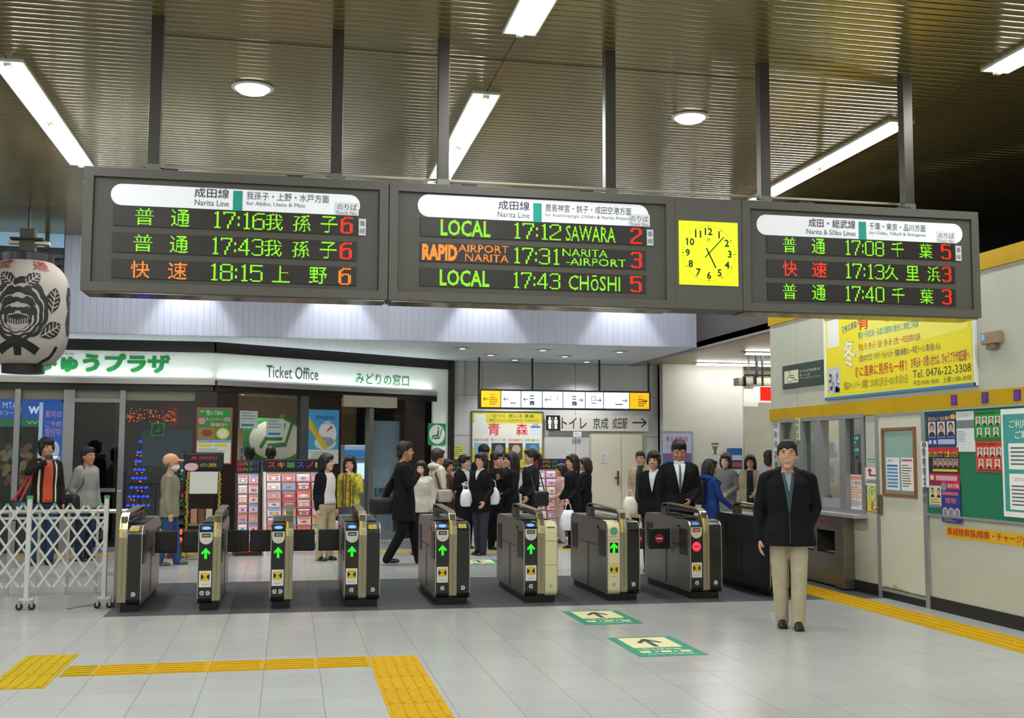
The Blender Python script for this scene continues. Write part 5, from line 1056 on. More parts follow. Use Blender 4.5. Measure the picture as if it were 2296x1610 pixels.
MIX = PINK + [('#f08a50', 'orange'), ('#8ab0d8', 'light blue'), ('#e8c850', 'yellow'), ('#c8404a', 'red')]
def hdr1(p, w, h):
    for k, (s, c) in enumerate(zip('スキースノー', ('#d0304a', '#e08a2a', '#3a8a4a', '#4a50c0', '#c02a5a', '#c0a030'))): p.text(s, w * (.06 + .15 * k), h * .3, h * .45, c, w=w * .12, bold=.02)
def hdr2(p, w, h):
    for k, (s, c) in enumerate(zip('国内旅行', ('#d0304a', '#c08a2a', '#2a8a6a', '#4a50c0'))): p.text(s, w * (.08 + .22 * k), h * .55, h * .32, c, w=w * .18, bold=.02); p.text(s, w * (.08 + .22 * k), h * .12, h * .32, c, w=w * .18, bold=.02)
rack('brochure_rack', 'narrow brochure rack with two columns beside the dark column', aty(527, 1200, 17.9)[0], 17.75, .12, .40, 1.28, 2, 7, hdr2, '#2a1a1c', PINK, .22, 'narrow brochure rack', lambda p, w, h: p.rect(0, 0, w, h, '#e8622a', 1).text('旅', w * .1, h * .2, h * .6, '#f6d8c0'))
rack('brochure_rack', 'wide brochure rack with four columns and a rainbow lettered header', aty(583, 1200, 17.7)[0] + .07, 17.6, .16, 1.0, 1.30, 4, 8, hdr1, '#e8d8d4', MIX, .26, 'wide brochure rack', lambda p, w, h: p.rect(0, 0, w, h, '#f0e0e0', 1).rect(w * .3, h * .2, w * .6, h * .7, '#3a90b0', 2).text('温泉宿', w * .4, h * .3, h * .45, '#e8d04a', w=w * .4))
rack('brochure_rack', 'brochure rack behind the women by the back wall poster', aty(1195, 1200, 21.0)[0], 20.9, 0, .75, 1.3, 3, 7, hdr2, '#7a2a3a', MIX, .22, 'rack under the poster')
rack('brochure_rack', 'brochure rack half hidden behind the woman in the cream jacket', aty(998, 1200, 20.0)[0], 19.9, .2, .5, 1.28, 2, 7, hdr2, '#c8b8b4', PINK, .22, 'rack behind cream jacket')
# tall garlanded stand
sx, sy = aty(417, 1200, 17.3)[0], 17.3
st = thing('garland_stand', 'tall narrow display stand framed with gold tinsel garland', 'stand', (sx, sy, 0)); sw_, shh = .47, 1.33
ob('frame', boxes((0, .02, 0, .03, 0, shh), (sw_ - .02, sw_, 0, .03, 0, shh)), mat('#7a7048', .5), st)
for xx in (.0, sw_):
    bm = bmesh.new()
    for k in range(60): ell(bm, (xx + random.uniform(-.012, .012), -.01 + random.uniform(-.012, .012), .05 + shh * .95 * k / 60), (.016, .016, .013), 1)
    ob('garland', bm, mat('#d8b82a', .35, metal=.5), st)
hp = ob('header', boxes((-.06, sw_ + .05, -.01, .02, shh, shh + .27), bev=.03), mat('#1b1822', .4), st); p = Print()
for k, (s, c) in enumerate((('JR SKISKI', '#c0304a'), ('冬の旅', '#d0b02a'))): p.text(s, .04, shh + .15 - .1 * k, .06, c, w=.38, bold=.02)
p.ell(.05, shh + .05, .1, .06, '#e8b8c4', 4); p.build('lettering', hp, WM[st] @ T((0, -.0115, 0)) @ FR())
ob('notice', boxes((.03, sw_ - .03, .0, .01, .98, shh - .02)), mat('#dfe2d6', .5), st); ob('tray', boxes((.02, sw_ - .02, -.02, .14, .5, .53)), mat('#7a6a54', .5), st)
for k, c in enumerate(('#b8856a', '#6a4a3a', '#c9b8a0')): ob('leaflet_pile', boxes((.06 + .11 * k, .15 + .11 * k, -.0, .06, .53, .75)), mat(c, .5), st)
ob('poster_board', boxes((.02, sw_ - .02, .0, .02, .16, .46)), mat('#2a2430', .4), st); Print().text('スキー', .05, .3, .1, '#c04a5a', w=.34, bold=.02).ell(.3, .23, .06, .05, '#d8c84a', 2).build('print', st, WM[st] @ T((0, -.001, 0)) @ FR())
# small christmas tree beside it
tx = thing('christmas_tree', 'small dark christmas tree with red and green baubles by the garland stand', 'tree', (sx - .2, sy + .4, 0)); bm = bmesh.new()
for k in range(9): lathe([(.26 - .026 * k, .25 + .13 * k), (.10 - .008 * k, .42 + .13 * k)], 12, bm)
ob('branches', bm, mat('#16301c', .7, noise=.3, scale=20), tx); ob('pot', lathe([(.1, 0), (.13, .2), (.12, .25)], 16), mat('#7a2a22', .5), tx)
rn = random.Random(5)
for k in range(26):
    z = rn.uniform(.3, 1.35); r = .27 * (1 - (z - .25) / 1.35) + .03; a = rn.uniform(PI, 2 * PI); ob('bauble', ell(bmesh.new(), (r * math.cos(a), r * math.sin(a), z), (.026, .026, .026), 1), mat(rn.choice(('#c01c2a', '#2a8a4a', '#d8d8d8', '#d08a2a')), .25, metal=.4), tx, smooth=True)
for k in range(4): ob('red_lamp', ell(bmesh.new(), (.06 + .05 * (k % 2), -.2, .28 + .12 * (k // 2)), (.022, .022, .05), 1), mat('#ff4030', .3, emit=2.5), tx)
# posters on the dark columns
def posterA(p, w, h):
    p.rect(w * .03, h * .02, w * .94, h * .96, '#e8ead8', 1).rect(w * .03, h * .42, w * .94, h * .56, '#2f8a3e', 2); p.text('JR 駅レンタカー', w * .08, h * .9, h * .05, '#f0f0e0', w=w * .3); p.text('超トクBIG!', w * .28, h * .86, h * .09, '#cfe2d8', w=w * .45, bold=.02); p.ell(w * .15, h * .76, w * .1, h * .06, '#e88aa0', 4)
    p.text('キャンペーン実施', w * .26, h * .75, h * .08, '#f2a8b4', w=w * .68, bold=.03); p.text('開催中！', w * .4, h * .66, h * .07, '#f2a8b4', w=w * .45, bold=.03); p.rect(w * .06, h * .44, w * .46, h * .2, '#a8744a', 3); p.ell(w * .3, h * .55, w * .16, h * .06, '#7a4a2a', 4)
    p.poly([(w * .74 + w * (.2 if k % 2 else .16) * math.cos(k * PI / 14), h * .54 + h * (.11 if k % 2 else .088) * math.sin(k * PI / 14)) for k in range(28)], '#f0dc4a', 4); p.ell(w * .74, h * .54, w * .12, h * .065, '#e4e6e6', 5)
    p.rect(w * .04, h * .38, w * .92, h * .05, '#8fa8d8', 4).rect(w * .08, h * .31, w * .36, h * .05, '#e8d83a', 4).rect(w * .52, h * .31, w * .36, h * .05, '#e8d83a', 4); p.lines(w * .08, h * .26, w * .8, 7, h * .034, '#9ab0a0', .4, 4); return p
a, b = lpx(438, 1041, .03), lpx(522, 914, .03); w, h = b[0] - a[0], b[1] - a[1]
o = sheet('campaign_poster', 'green poster with a red frame on the dark column', 'poster', LC(a[0], a[1], .025), w, h, '#b8342c', posterA(Print(), w, h), .012)
def posterB(p, w, h):
    p.rect(0, 0, w, h, '#4fa8d8', 1); p.rect(0, 0, w, h * .26, '#dfe6e2', 2); p.ell(w * .62, h * .55, w * .3, h * .24, '#e8f2f6', 2); p.ell(w * .55, h * .38, w * .36, h * .12, '#cfe6f0', 2); p.poly([(w * .0, h * .86), (w * .0, h * .66), (w * .5, h * .26), (w * .66, h * .26)], '#ecc21c', 3); p.text('JPSEISEI', w * .2, h * .8, h * .09, '#1f6fb8', w=w * .66, bold=.03, l=5); p.text('ゆき遊び応援', w * .28, h * .73, h * .04, '#5a7a8a', w=w * .5, l=5)
    p.poly([(w * .54, h * .58), (w * .78, h * .66), (w * .76, h * .72), (w * .6, h * .62)], '#e0404a', 4); p.text('スノーキャンペーン', w * .1, h * .64, h * .06, '#c0561c', w=w * .5, rot=-.72, l=5); p.lines(w * .08, h * .2, w * .8, 5, h * .036, '#d8a84a'); return p
a, b = fpx(690, 1040, .03), fpx(760, 920, .03); w, h = b[0] - a[0], b[1] - a[1]
sheet('snow_poster', 'light blue poster with a yellow diagonal ribbon on the second dark column', 'poster', FC(a[0], a[1], .025), w, h, '#4fa8d8', posterB(Print(), w, h), .012)
a = fpx(1017, 1030, 0); sheet('pilaster_notice', 'small yellow green notice at the edge of the back wall pilaster', 'notice', FR(aty(1012, 1028, BACKY - .08)[0], BACKY - .085, 1.49), .26, .26, '#d8d86a', Print().lines(.03, .22, .2, 5, .04, '#7a8a3a'), .003)
# ticket clerks' counter inside
cu = thing('ticket_counter', 'wooden ticket counter seen low behind the ticket office window', 'counter', M=FC(.3, 0, -1.3)); ob('front', boxes((.1, 2.6, 0, .95, -.5, 0)), mat('#b08a5a', .5), cu, FC(.3, 0, -1.4)); ob('top', boxes((.05, 2.65, .95, 1.0, -.55, .05)), mat('#d8c8a8', .4), cu, FC(.3, 0, -1.4))
for k, px in enumerate((546, 594, 658)):
    q = fpx(px, 1030, -1.3); o = ob('counter_flag', boxes((-.05, .05, 0, .34, -.005, .005), (-.02, .02, -.35, 0, -.01, .01)), mat(('#d8e2f0', '#dfe4f2', '#2a4a9a')[k], .5), None, FC(q[0], 1.38, -1.35), ('narrow white pennant on the ticket counter near the column', 'narrow white pennant on the ticket counter in mid window', 'narrow blue pennant on the ticket counter by the window frame')[k], 'pennant'); Print().rect(-.035, .05, .07, .12, '#c0506a' if k < 2 else '#e8e8f0', 1).rect(-.035, .2, .07, .1, '#4a7ab8', 1).build('print', o, FC(q[0], 1.38, -1.344))
# ------------------------------------------------------------------ people
TMP = bpy.data.scenes.new('workbench')
def remesh(bm, vox, smooth=4):
    me = bpy.data.meshes.new('r'); bm.to_mesh(me); bm.free()
    o = bpy.data.objects.new('r', me); TMP.collection.objects.link(o)
    m = o.modifiers.new('r', 'REMESH'); m.mode = 'VOXEL'; m.voxel_size = vox
    if smooth: s = o.modifiers.new('s', 'SMOOTH'); s.factor = .5; s.iterations = smooth
    TMP.view_layers[0].update(); dg = TMP.view_layers[0].depsgraph; n = bpy.data.meshes.new_from_object(o.evaluated_get(dg))
    bpy.data.objects.remove(o); bpy.data.meshes.remove(me)
    n.polygons.foreach_set('use_smooth', [True] * len(n.polygons)); return n
def limb(bm, pts, rad, n=12, cap=True):
    pts = [Vector(p) for p in pts]; P, R = [], []
    for i in range(len(pts) - 1):
        for k in range(4):
            f = k / 4; P.append(pts[i].lerp(pts[i + 1], f)); R.append(rad[i] + (rad[i + 1] - rad[i]) * f)
    P.append(pts[-1]); R.append(rad[-1]); tube(P, R, n, bm)
    if cap: ell(bm, pts[0], (rad[0],) * 3, 2); ell(bm, pts[-1], (rad[-1],) * 3, 2)
    for i in range(1, len(pts) - 1): ell(bm, pts[i], (rad[i],) * 3, 2)
def loft(bm, secs, n=24):
    rings = [[bm.verts.new((cx + rx * math.cos(2 * PI * k / n), cy + ry * math.sin(2 * PI * k / n), z)) for k in range(n)] for cx, cy, z, rx, ry in secs]
    for a, b in zip(rings, rings[1:]):
        for k in range(n): bm.faces.new((a[k], a[(k + 1) % n], b[(k + 1) % n], b[k]))
    bm.faces.new(rings[0][::-1]); bm.faces.new(rings[-1])
def hand(bm, w, d, side, curl=.5, inward=None):
    d = d.normalized(); nrm = Vector(inward) if inward is not None else Vector((-side, 0, 0)); nrm = (nrm - d * nrm.dot(d)).normalized(); ac = d.cross(nrm).normalized()
    rot = Matrix((ac, nrm, d)).transposed()
    ell(bm, w + d * .045, (.040, .017, .052), 2, rot)
    for k, (o, l) in enumerate(((-.030, .062), (-.010, .074), (.011, .070), (.031, .054))):
        p0 = w + d * .075 + ac * o * .9; p1 = p0 + (d * .9 + nrm * curl * .35 + ac * o).normalized() * l * .55; p2 = p1 + (d * (1 - curl * .7) + nrm * curl * 1.1).normalized() * l * .5
        limb(bm, [p0, p1, p2], [.0095, .009, .0078], 8)
    s = -1 if ac.dot(Vector((0, -1, 0))) < 0 else 1
    t0 = w + d * .02 + ac * s * .028; t1 = t0 + (d * .6 + ac * s * .6 + nrm * .3).normalized() * .04; t2 = t1 + (d * .9 + ac * s * .15 + nrm * .4).normalized() * .03
    limb(bm, [t0, t1, t2], [.013, .011, .009], 8)
def tufts(b, z, n):      # uneven strands along the hairline
    rn = random.Random(n)
    for k in range(n):
        a = -PI * .92 + PI * .84 * k / (n - 1); ell(b, (.07 * math.cos(a), .082 * math.sin(a) + .004, z + rn.uniform(-.012, .012)), (.016, .014, .026), 1)
ARMS = {'down': ((.055, .02, -.29), (.07, -.04, -.545)), 'hang': ((.03, .03, -.29), (.03, -.02, -.55)), 'pocket': ((.055, .08, -.27), (-.03, -.05, -.47)), 'front': ((.05, .0, -.28), (-.07, -.20, -.40)),
        'cross': ((.06, -.04, -.26), (-.20, -.19, -.20)), 'chest': ((.07, -.06, -.26), (-.09, -.20, -.10)), 'mouth': ((.06, -.10, -.24), (-.10, -.15, .03)), 'camera': ((.10, -.16, -.10), (-.10, -.22, .03)), 'bag': ((.06, -.02, -.28), (.02, -.17, -.47)),
        'swing_f': ((.05, -.10, -.27), (.03, -.30, -.42)), 'swing_b': ((.06, .14, -.25), (.06, .24, -.46)), 'point': ((.02, -.16, -.06), (-.20, -.32, .04))}
def dk(h):      # cloth this dark swallows more light than its nominal colour says
    c = C(h); l = .3 * c[0] + .6 * c[1] + .1 * c[2]; return tuple(x * (.45 if l < .03 else 1.) for x in c)
def person(label, px, Y, top, yaw, H=None, fem=False, skin='#cfa38a', hair='short', hcol='#17120f', jc='#15161a', hem=.74, jr=.45, tc='#23242a', shoe='#121214', arms=('down', 'down'), walk=0., hy=0., hp=0., skirt=None, vneck=None, tie=None, inner=None, collar=None, fat=1., vox=.0095, open_=None, stripes=None, cap=None, mask=False, scarf=None, glasses=False, legc=None, boots=False, cvox=None, foot=None, flat=None, xoff=0., hood=None, detail=False, jn=.12, jscale=9):
    X = aty(px, 1017, Y)[0] + xoff
    H = H or aty(px, top, Y)[2]; s = H / 1.745; t = thing('person', label, 'person', (X, Y, 0), yaw - math.atan2(X, Y)); M = WM[t] @ Matrix.Scale(s, 4)
    k = .92 if fem else 1.0; shw = .172 * k * fat
    cvox = cvox or .014
    hip = {-1: Vector((-.09, .0, .90)), 1: Vector((.09, .0, .90))}
    legs = {}
    for sd in (-1, 1):
        a = walk * sd; fx = .10 if foot is None else foot
        if walk == 0: kn, an = Vector((sd * .10, -.015, .49)), Vector((sd * fx, .02, .085))
        elif a > 0: kn, an = Vector((sd * .085, -.16 * abs(a) - .02, .50)), Vector((sd * .07, -.30 * abs(a), .085))
        else: kn, an = Vector((sd * .085, .02, .49)), Vector((sd * .07, .30 * abs(a), .085 + .10 * max(0, abs(a) - .5)))
        legs[sd] = (hip[sd], kn, an)
    tors = [(0, 0, .84, .09 * k, .06), (0, 0, .90, .15, .10), (0, .005, .98, .165 * (1 if fem else .96), .115), (0, 0, 1.08, .138 * k, .10), (0, -.005, 1.22, .155 * k, .115), (0, 0, 1.34, .168 * k, .112), (0, .01, 1.41, .14 * k, .085), (0, .015, 1.455, .075, .062)]
    tors = [(a, b, z, rx * (fat if z < 1.4 else 1), ry * (fat if z < 1.4 else 1)) for a, b, z, rx, ry in tors]
    # --- body: one skin surface
    bm = bmesh.new(); loft(bm, tors)
    limb(bm, [(0, .018, 1.42), (0, .0, 1.53)], [.058 * k, .052 * k])
    arm = {}
    for i, sd in enumerate((-1, 1)):
        e, w = ARMS[arms[i]] if isinstance(arms[i], str) else arms[i]
        sh = Vector((sd * shw, .01, 1.378)); el = sh + Vector((e[0] * sd, e[1], e[2])); wr = sh + Vector((w[0] * sd, w[1], w[2])); arm[sd] = (sh, el, wr)
        limb(bm, [sh, el, wr], [.052 * k, .042 * k, .028 * k]); hand(bm, wr, wr - el, sd, .55 if arms[i] not in ('pocket',) else .9)
        h_, kn, an = legs[sd]; limb(bm, [h_, kn, an], [.082, .058, .04]); ell(bm, an + Vector((0, -.05, -.05)), (.028, .07, .022), 2)
    hb = bmesh.new(); fk = .95 if fem else 1.0
    ell(hb, (0, .014, .028), (.076, .096, .094), 3); ell(hb, (0, -.012, -.03), (.064 * fk, .078, .088), 3); ell(hb, (0, -.048, -.098), (.034 * fk, .034, .026), 2); ell(hb, (0, .0, -.065), (.054 * fk, .06, .05), 2)
    limb(hb, [(0, -.084, .015), (0, -.100, -.022)], [.009, .0135], 8); ell(hb, (0, -.092, -.028), (.017, .012, .009), 1)
    for sd in (-1, 1): ell(hb, (sd * .076, .012, -.012), (.011, .022, .032), 2); ell(hb, (sd * .034, -.072, .026), (.026, .014, .007), 1); ell(hb, (sd * .04, -.066, -.03), (.02, .016, .018), 1)
    ell(hb, (0, -.082, -.064), (.024, .012, .006), 1); ell(hb, (0, -.08, -.076), (.02, .012, .006), 1)
    HM = T((0, -.012, 1.585)) @ Matrix.Rotation(hy, 4, 'Z') @ Matrix.Rotation(hp, 4, 'X') @ T((0, 0, .02)) @ Matrix.Scale(1.13, 4)
    hm_ = bpy.data.meshes.new('h'); hb.to_mesh(hm_); hb.free(); hm_.transform(HM); bm.from_mesh(hm_); bpy.data.meshes.remove(hm_)
    ob('body', remesh(bm, vox / s, 2 if vox < .006 else 1), mat(skin, .5, noise=.05, scale=30), t, M)
    # --- face details
    for sd in (-1, 1):
        if detail:
            ey = ob('eye', ell(bmesh.new(), HM @ Vector((sd * .032, -.0835, .004)), (.0135, .006, .0062), 2), mat('#e4ddd6', .3), t, M); ob('iris', ell(bmesh.new(), HM @ Vector((sd * .032, -.0885, .006)), (.0062, .003, .0058), 2), mat('#17100c', .2), ey, M)
        else: ob('eye', ell(bmesh.new(), HM @ Vector((sd * .031, -.0845, .003)), (.0125, .006, .0055), 1), mat('#1c1512', .3), t, M)
        ob('eyebrow', ell(bmesh.new(), HM @ Vector((sd * .034, -.0855, .028)), (.019, .004, .0042), 1), mat(hcol, .7), t, M)
    ob('mouth', ell(bmesh.new(), HM @ Vector((0, -.0915, -.069)), (.021, .004, .0052), 1), mat('#a85f56' if not fem else '#b8504e', .45), t, M)
    if mask: mb = bmesh.new(); ell(mb, (0, -.03, -.05), (.066, .082, .052), 3); mm = bpy.data.meshes.new('mask'); mb.to_mesh(mm); mb.free(); mm.transform(HM); ob('face_mask', mm, mat('#e6e8ea', .6), t, M, smooth=True)
    if glasses:
        for sd in (-1, 1): g = bpy.data.meshes.new('lens'); gb = bmesh.new(); bmesh.ops.create_circle(gb, segments=16, radius=.02); gb.to_mesh(gb and g); gb.free(); tubebm = tube([HM @ Vector((sd * .032 + .019 * math.cos(a), -.099, .004 + .015 * math.sin(a))) for a in [2 * PI * q / 14 for q in range(15)]], .0018, 6); ob('glasses_rim', tubebm, mat('#5a4636', .3), t, M); bpy.data.meshes.remove(g)
    # --- hair
    b = bmesh.new(); hs = hair
    if hs == 'short': ell(b, (0, .022, .045), (.084, .098, .092), 3); ell(b, (0, -.035, .095), (.066, .052, .034), 3); [ell(b, (sd * .073, .02, .012), (.014, .034, .05), 2) for sd in (-1, 1)]; ell(b, (0, .07, -.03), (.066, .042, .075), 2); tufts(b, .072, 9)
    elif hs == 'low': ell(b, (0, .07, -.02), (.062, .042, .06), 2); [ell(b, (sd * .075, .03, -.005), (.012, .03, .035), 2) for sd in (-1, 1)]
    elif hs == 'shaggy': ell(b, (0, .022, .045), (.092, .104, .098), 3); ell(b, (0, -.05, .078), (.074, .046, .040), 3); [ell(b, (sd * .078, .0, .005), (.018, .05, .065), 2) for sd in (-1, 1)]; ell(b, (0, .07, -.03), (.072, .045, .085), 2); tufts(b, .055, 11)
    elif hs in ('bob', 'long', 'pony', 'bun', 'up'):
        ell(b, (0, .022, .042), (.092, .104, .098), 3); ell(b, (0, -.055, .076), (.070, .042, .036), 3)
        if hs in ('bob', 'long'):
            z1 = -.10 if hs == 'bob' else -.27
            for sd in (-1, 1): limb(b, [(sd * .078, .0, .03), (sd * .082, .01, -.05), (sd * .078, .025, z1)], [.026, .03, .02], 10)
            limb(b, [(0, .06, .02), (0, .075, -.08), (0, .09, z1 - .03)], [.085, .08, .055], 14)
        else:
            for sd in (-1, 1): ell(b, (sd * .078, .01, .02), (.016, .04, .045), 2)
            ell(b, (0, .07, -.02), (.06, .045, .06), 2)
            if hs == 'pony': limb(b, [(0, .105, .05), (.0, .155, .02), (.0, .165, -.09), (0, .15, -.2)], [.024, .036, .038, .014], 10)
            if hs == 'bun': ell(b, (0, .1, .06), (.045, .045, .045), 2)
    if hs:
        hm2 = bpy.data.meshes.new('h'); b.to_mesh(hm2); b.free(); hm2.transform(HM); b = bmesh.new(); b.from_mesh(hm2); bpy.data.meshes.remove(hm2); ob('hair', remesh(b, .0085 / s if not detail else .0055, 1), mat(hcol, .45, noise=.3, scale=60, bump=.4, bscale=90), t, M)
    else: b.free()
    if cap:
        b = bmesh.new(); ell(b, (0, .016, .05), (.095, .112, .096), 3); ell(b, (0, -.115, .045), (.068, .062, .017), 2); hm2 = bpy.data.meshes.new('h'); b.to_mesh(hm2); b.free(); hm2.transform(HM); b = bmesh.new(); b.from_mesh(hm2); bpy.data.meshes.remove(hm2); ob('cap', remesh(b, .008, 2), mat(cap, .7), t, M)
    # --- jacket or top, sleeves included
    J = []
    for cx, cy, z, rx, ry in tors:
        if z >= .95: J.append((cx, cy, z, rx + .026 * fat, ry + .026 * fat))
    fl = flat if flat is not None else 0.
    low = [(0, .0, hem, .185 * fat + fl, .14 * fat + fl * .7)]
    if hem < .86: low.append((0, 0, .90, .188 * fat + fl * .4, .142 * fat + fl * .3))
    secs = low + J[:-1] + [(0, .012, 1.445, .098, .078)]
    bm = bmesh.new(); loft(bm, secs)
    for sd in (-1, 1):
        sh, el, wr = arm[sd]; limb(bm, [(sd * .05, .014, 1.425), (sd * .11 * k * fat, .012, 1.412), sh, el, wr.lerp(el, .06)], [.045, .056 * k * fat, .064 * k * fat, .056 * k * fat, .046 * k], 12)
    jm = mat(dk(jc), .8, spec=.25, noise=jn, scale=jscale, bump=.9, bscale=7)
    ob('jacket', remesh(bm, cvox / s, 5), jm, t, M)
    def front(z0, z1, w0, w1, off, colr, name, xo=0., n=10, m=6):
        zs = [q[2] for q in secs]; vs, fs = [], []
        for i in range(n + 1):
            f = i / n; z = z0 + (z1 - z0) * f; w = w0 + (w1 - w0) * f; cx = np.interp(z, zs, [q[0] for q in secs]); cy = np.interp(z, zs, [q[1] for q in secs]); rx = np.interp(z, zs, [q[3] for q in secs]); ry = np.interp(z, zs, [q[4] for q in secs])
            for j in range(m + 1): x = xo + w * (2 * j / m - 1); vs.append((x, cy - ry * math.sqrt(max(0, 1 - (min(abs(x), rx * .98) / rx) ** 2)) - off, z))
        for i in range(n):
            for j in range(m): a = i * (m + 1) + j; fs.append((a, a + 1, a + m + 2, a + m + 1))
        me = bpy.data.meshes.new(name); me.from_pydata(vs, [], fs); o = ob(name, me, mat(colr, .7, noise=.06, scale=20), t, M, smooth=True); md = o.modifiers.new('thickness', 'SOLIDIFY'); md.thickness = .004; return o
    if vneck: front(vneck[1], 1.445, .004, vneck[2] if len(vneck) > 2 else .06, .007, vneck[0], 'shirt')
    if open_: front(open_[1], 1.44, open_[2], open_[3], .007, open_[0], 'shirt')
    if inner: front(inner[1], 1.447, .003, inner[2], .012, inner[0], 'inner_shirt')
    if tie: front(vneck[1] + .02, 1.43, .016, .012, .012, tie, 'necktie')
    if stripes:
        for cc, xo, w in stripes: front(hem + .02, 1.42, w, w, .006, cc, 'jacket_stripe', xo)
    if collar: bm = bmesh.new(); lathe([(.064, 1.43), (.072, 1.448), (.064, 1.478), (.056, 1.476)], 20, bm); ob('collar', bm, mat(collar, .7), t, M @ T((0, .008, 0)), smooth=True)
    if hood: bm = bmesh.new(); limb(bm, [(-.11, .0, 1.43), (-.08, .10, 1.45), (0, .135, 1.45), (.08, .10, 1.45), (.11, 0, 1.43), (.075, -.07, 1.39)], [.04, .05, .055, .05, .04, .03]); limb(bm, [(-.11, .0, 1.43), (-.075, -.07, 1.39)], [.04, .03]); ob('hood', remesh(bm, .012, 4), mat(dk(hood), .8, spec=.25, noise=.1, bump=.3, bscale=14), t, M)
    if scarf: bm = bmesh.new(); limb(bm, [(-.07, .0, 1.45), (0, .07, 1.46), (.07, 0, 1.45), (0, -.075, 1.43), (-.07, 0, 1.45)], [.028] * 5); ob('scarf', remesh(bm, .01, 3), mat(scarf, .8), t, M)
    # --- trousers or skirt, shoes
    bm = bmesh.new()
    if skirt: loft(bm, [(0, 0, skirt[1], .20 + skirt[2], .15 + skirt[2]), (0, 0, .80, .185, .145), (0, 0, 1.0, .165, .125)]); ob('skirt', remesh(bm, cvox / s, 2), mat(dk(skirt[0]), .75, noise=.25, scale=26), t, M); bm = bmesh.new()
    lc = legc or tc; rr = (.098, .077, .064) if not skirt else (.08, .058, .044)
    for sd in (-1, 1):
        h_, kn, an = legs[sd]; limb(bm, [h_, kn, an + Vector((0, .005, -.035 if not skirt else 0))], list(rr), 12)
    ell(bm, (0, 0, .885), (.182, .138, .14), 3); ell(bm, (0, 0, .98), (.165, .12, .08), 2)
    ob('trousers' if not skirt else 'tights', remesh(bm, cvox / s, 4), mat(dk(lc), .85, spec=.2, noise=.10, scale=10, bump=.7, bscale=7), t, M)
    for sd in (-1, 1):
        an = legs[sd][2]; bm = bmesh.new(); ell(bm, an + Vector((0, -.02, -.045)), (.043, .075, .045), 2); ell(bm, an + Vector((0, -.095, -.058)), (.046, .085, .034), 3); addbox(bm, (an.x - .043, an.x + .043, an.y - .165, an.y + .055, an.z - .085, an.z - .068))
        if boots: limb(bm, [an + Vector((0, .01, .28)), an + Vector((0, .01, -.02))], [.062, .05])
        ob('shoe', remesh(bm, .009, 2), mat(shoe, .35), t, M)
    return t, arm, s, M
def carrier(label, M, p, w=.24, h=.30, c='#e8eaf0', name='carrier_bag', d=.09):
    """soft bag hanging from a hand at p"""
    q = M @ Vector(p); t = thing(name, label, 'bag', tuple(q)); bm = bmesh.new(); n = 16; rn = random.Random(int(w * 1000 + h * 77))
    secs = [(0, -h - .12, .30), (.04, -h - .1, .42), (.1, -h * .7 - .1, .5), (.1, -h * .35 - .1, .42), (.05, -.12, .25)]
    rings = [[bm.verts.new((w * r * math.cos(2 * PI * k / n) * rn.uniform(.9, 1.08), (d + .0) * (r * 1.6) * math.sin(2 * PI * k / n) * rn.uniform(.85, 1.1), z)) for k in range(n)] for _, z, r in secs]
    for a, b in zip(rings, rings[1:]):
        for k in range(n): bm.faces.new((a[k], a[(k + 1) % n], b[(k + 1) % n], b[k]))
    bm.faces.new(rings[0][::-1]); bm.faces.new(rings[-1])
    ob('sack', bm, mat(c, .45, noise=.06, scale=14), t, smooth=True)
    for sd in (-1, 1): ob('handle', tube([(sd * w * .2, 0, -.13), (sd * .03, 0, -.02), (0, 0, .0)], .007, 6), mat(c, .5), t)
    return t
def shoulder_bag(label, M, arm, sd, c='#1a1a1e', w=.30, h=.24, d=.12, drop=.52, dy=.02, side=.12, strap='#1a1a1e', mark=None, name='shoulder_bag', strap_c=None):
    sh = arm[sd][0]; b0 = Vector((sd * (abs(sh.x) + side), dy, sh.z - drop)); q = M @ b0; rz = M.to_euler().z
    t = thing(name, label, 'bag', tuple(q), rz); s = M.to_scale().x
    bm = boxes((-d / 2, d / 2, -w / 2, w / 2, -h / 2, h / 2), bev=min(d, h) * .42, seg=4); ob('bag_body', bm, mat(c, .55, noise=.1, scale=12), t, smooth=True)
    a = (sh + Vector((-sd * .06, .0, .085)) - b0); ob('strap', tube([(0, -w * .3, h * .45), (a.x * .55, a.y - .09, a.z * .55), (a.x, a.y - .055, a.z * .93), (a.x, a.y, a.z + .0), (a.x * .8, a.y + .1, a.z * .7), (0, w * .3, h * .45)], .016, 8, flat=.35), mat(strap, .6), t)
    return t
deg = math.radians
# the man walking towards the camera
_, ar, s, M = person('man in open black jacket and khaki trousers walking before the last gate', 1765, 9.68, 988, deg(4), fem=False, skin='#d2a084', hair='short', hcol='#0f0c0b', jc='#14151b', hem=.765, tc='#b3a98e', legc='#b3a98e', shoe='#0e0e10', arms=(((.06, .05, -.30), (.065, -.02, -.57)), 'pocket'), walk=.2, hy=deg(-3), hp=deg(-7), fat=1.16, vox=.0055, cvox=.008, vneck=('#2f4f58', 1.06, .06), inner=('#8f9a94', 1.27, .034), hood='#101116', detail=True, flat=.045, jn=.2)
b = bmesh.new(); addbox(b, (-.004, .004, -.207, -.196, .80, 1.06)); ob('zipper', b, mat('#2c2e33', .4), bpy.data.objects['person'], M)
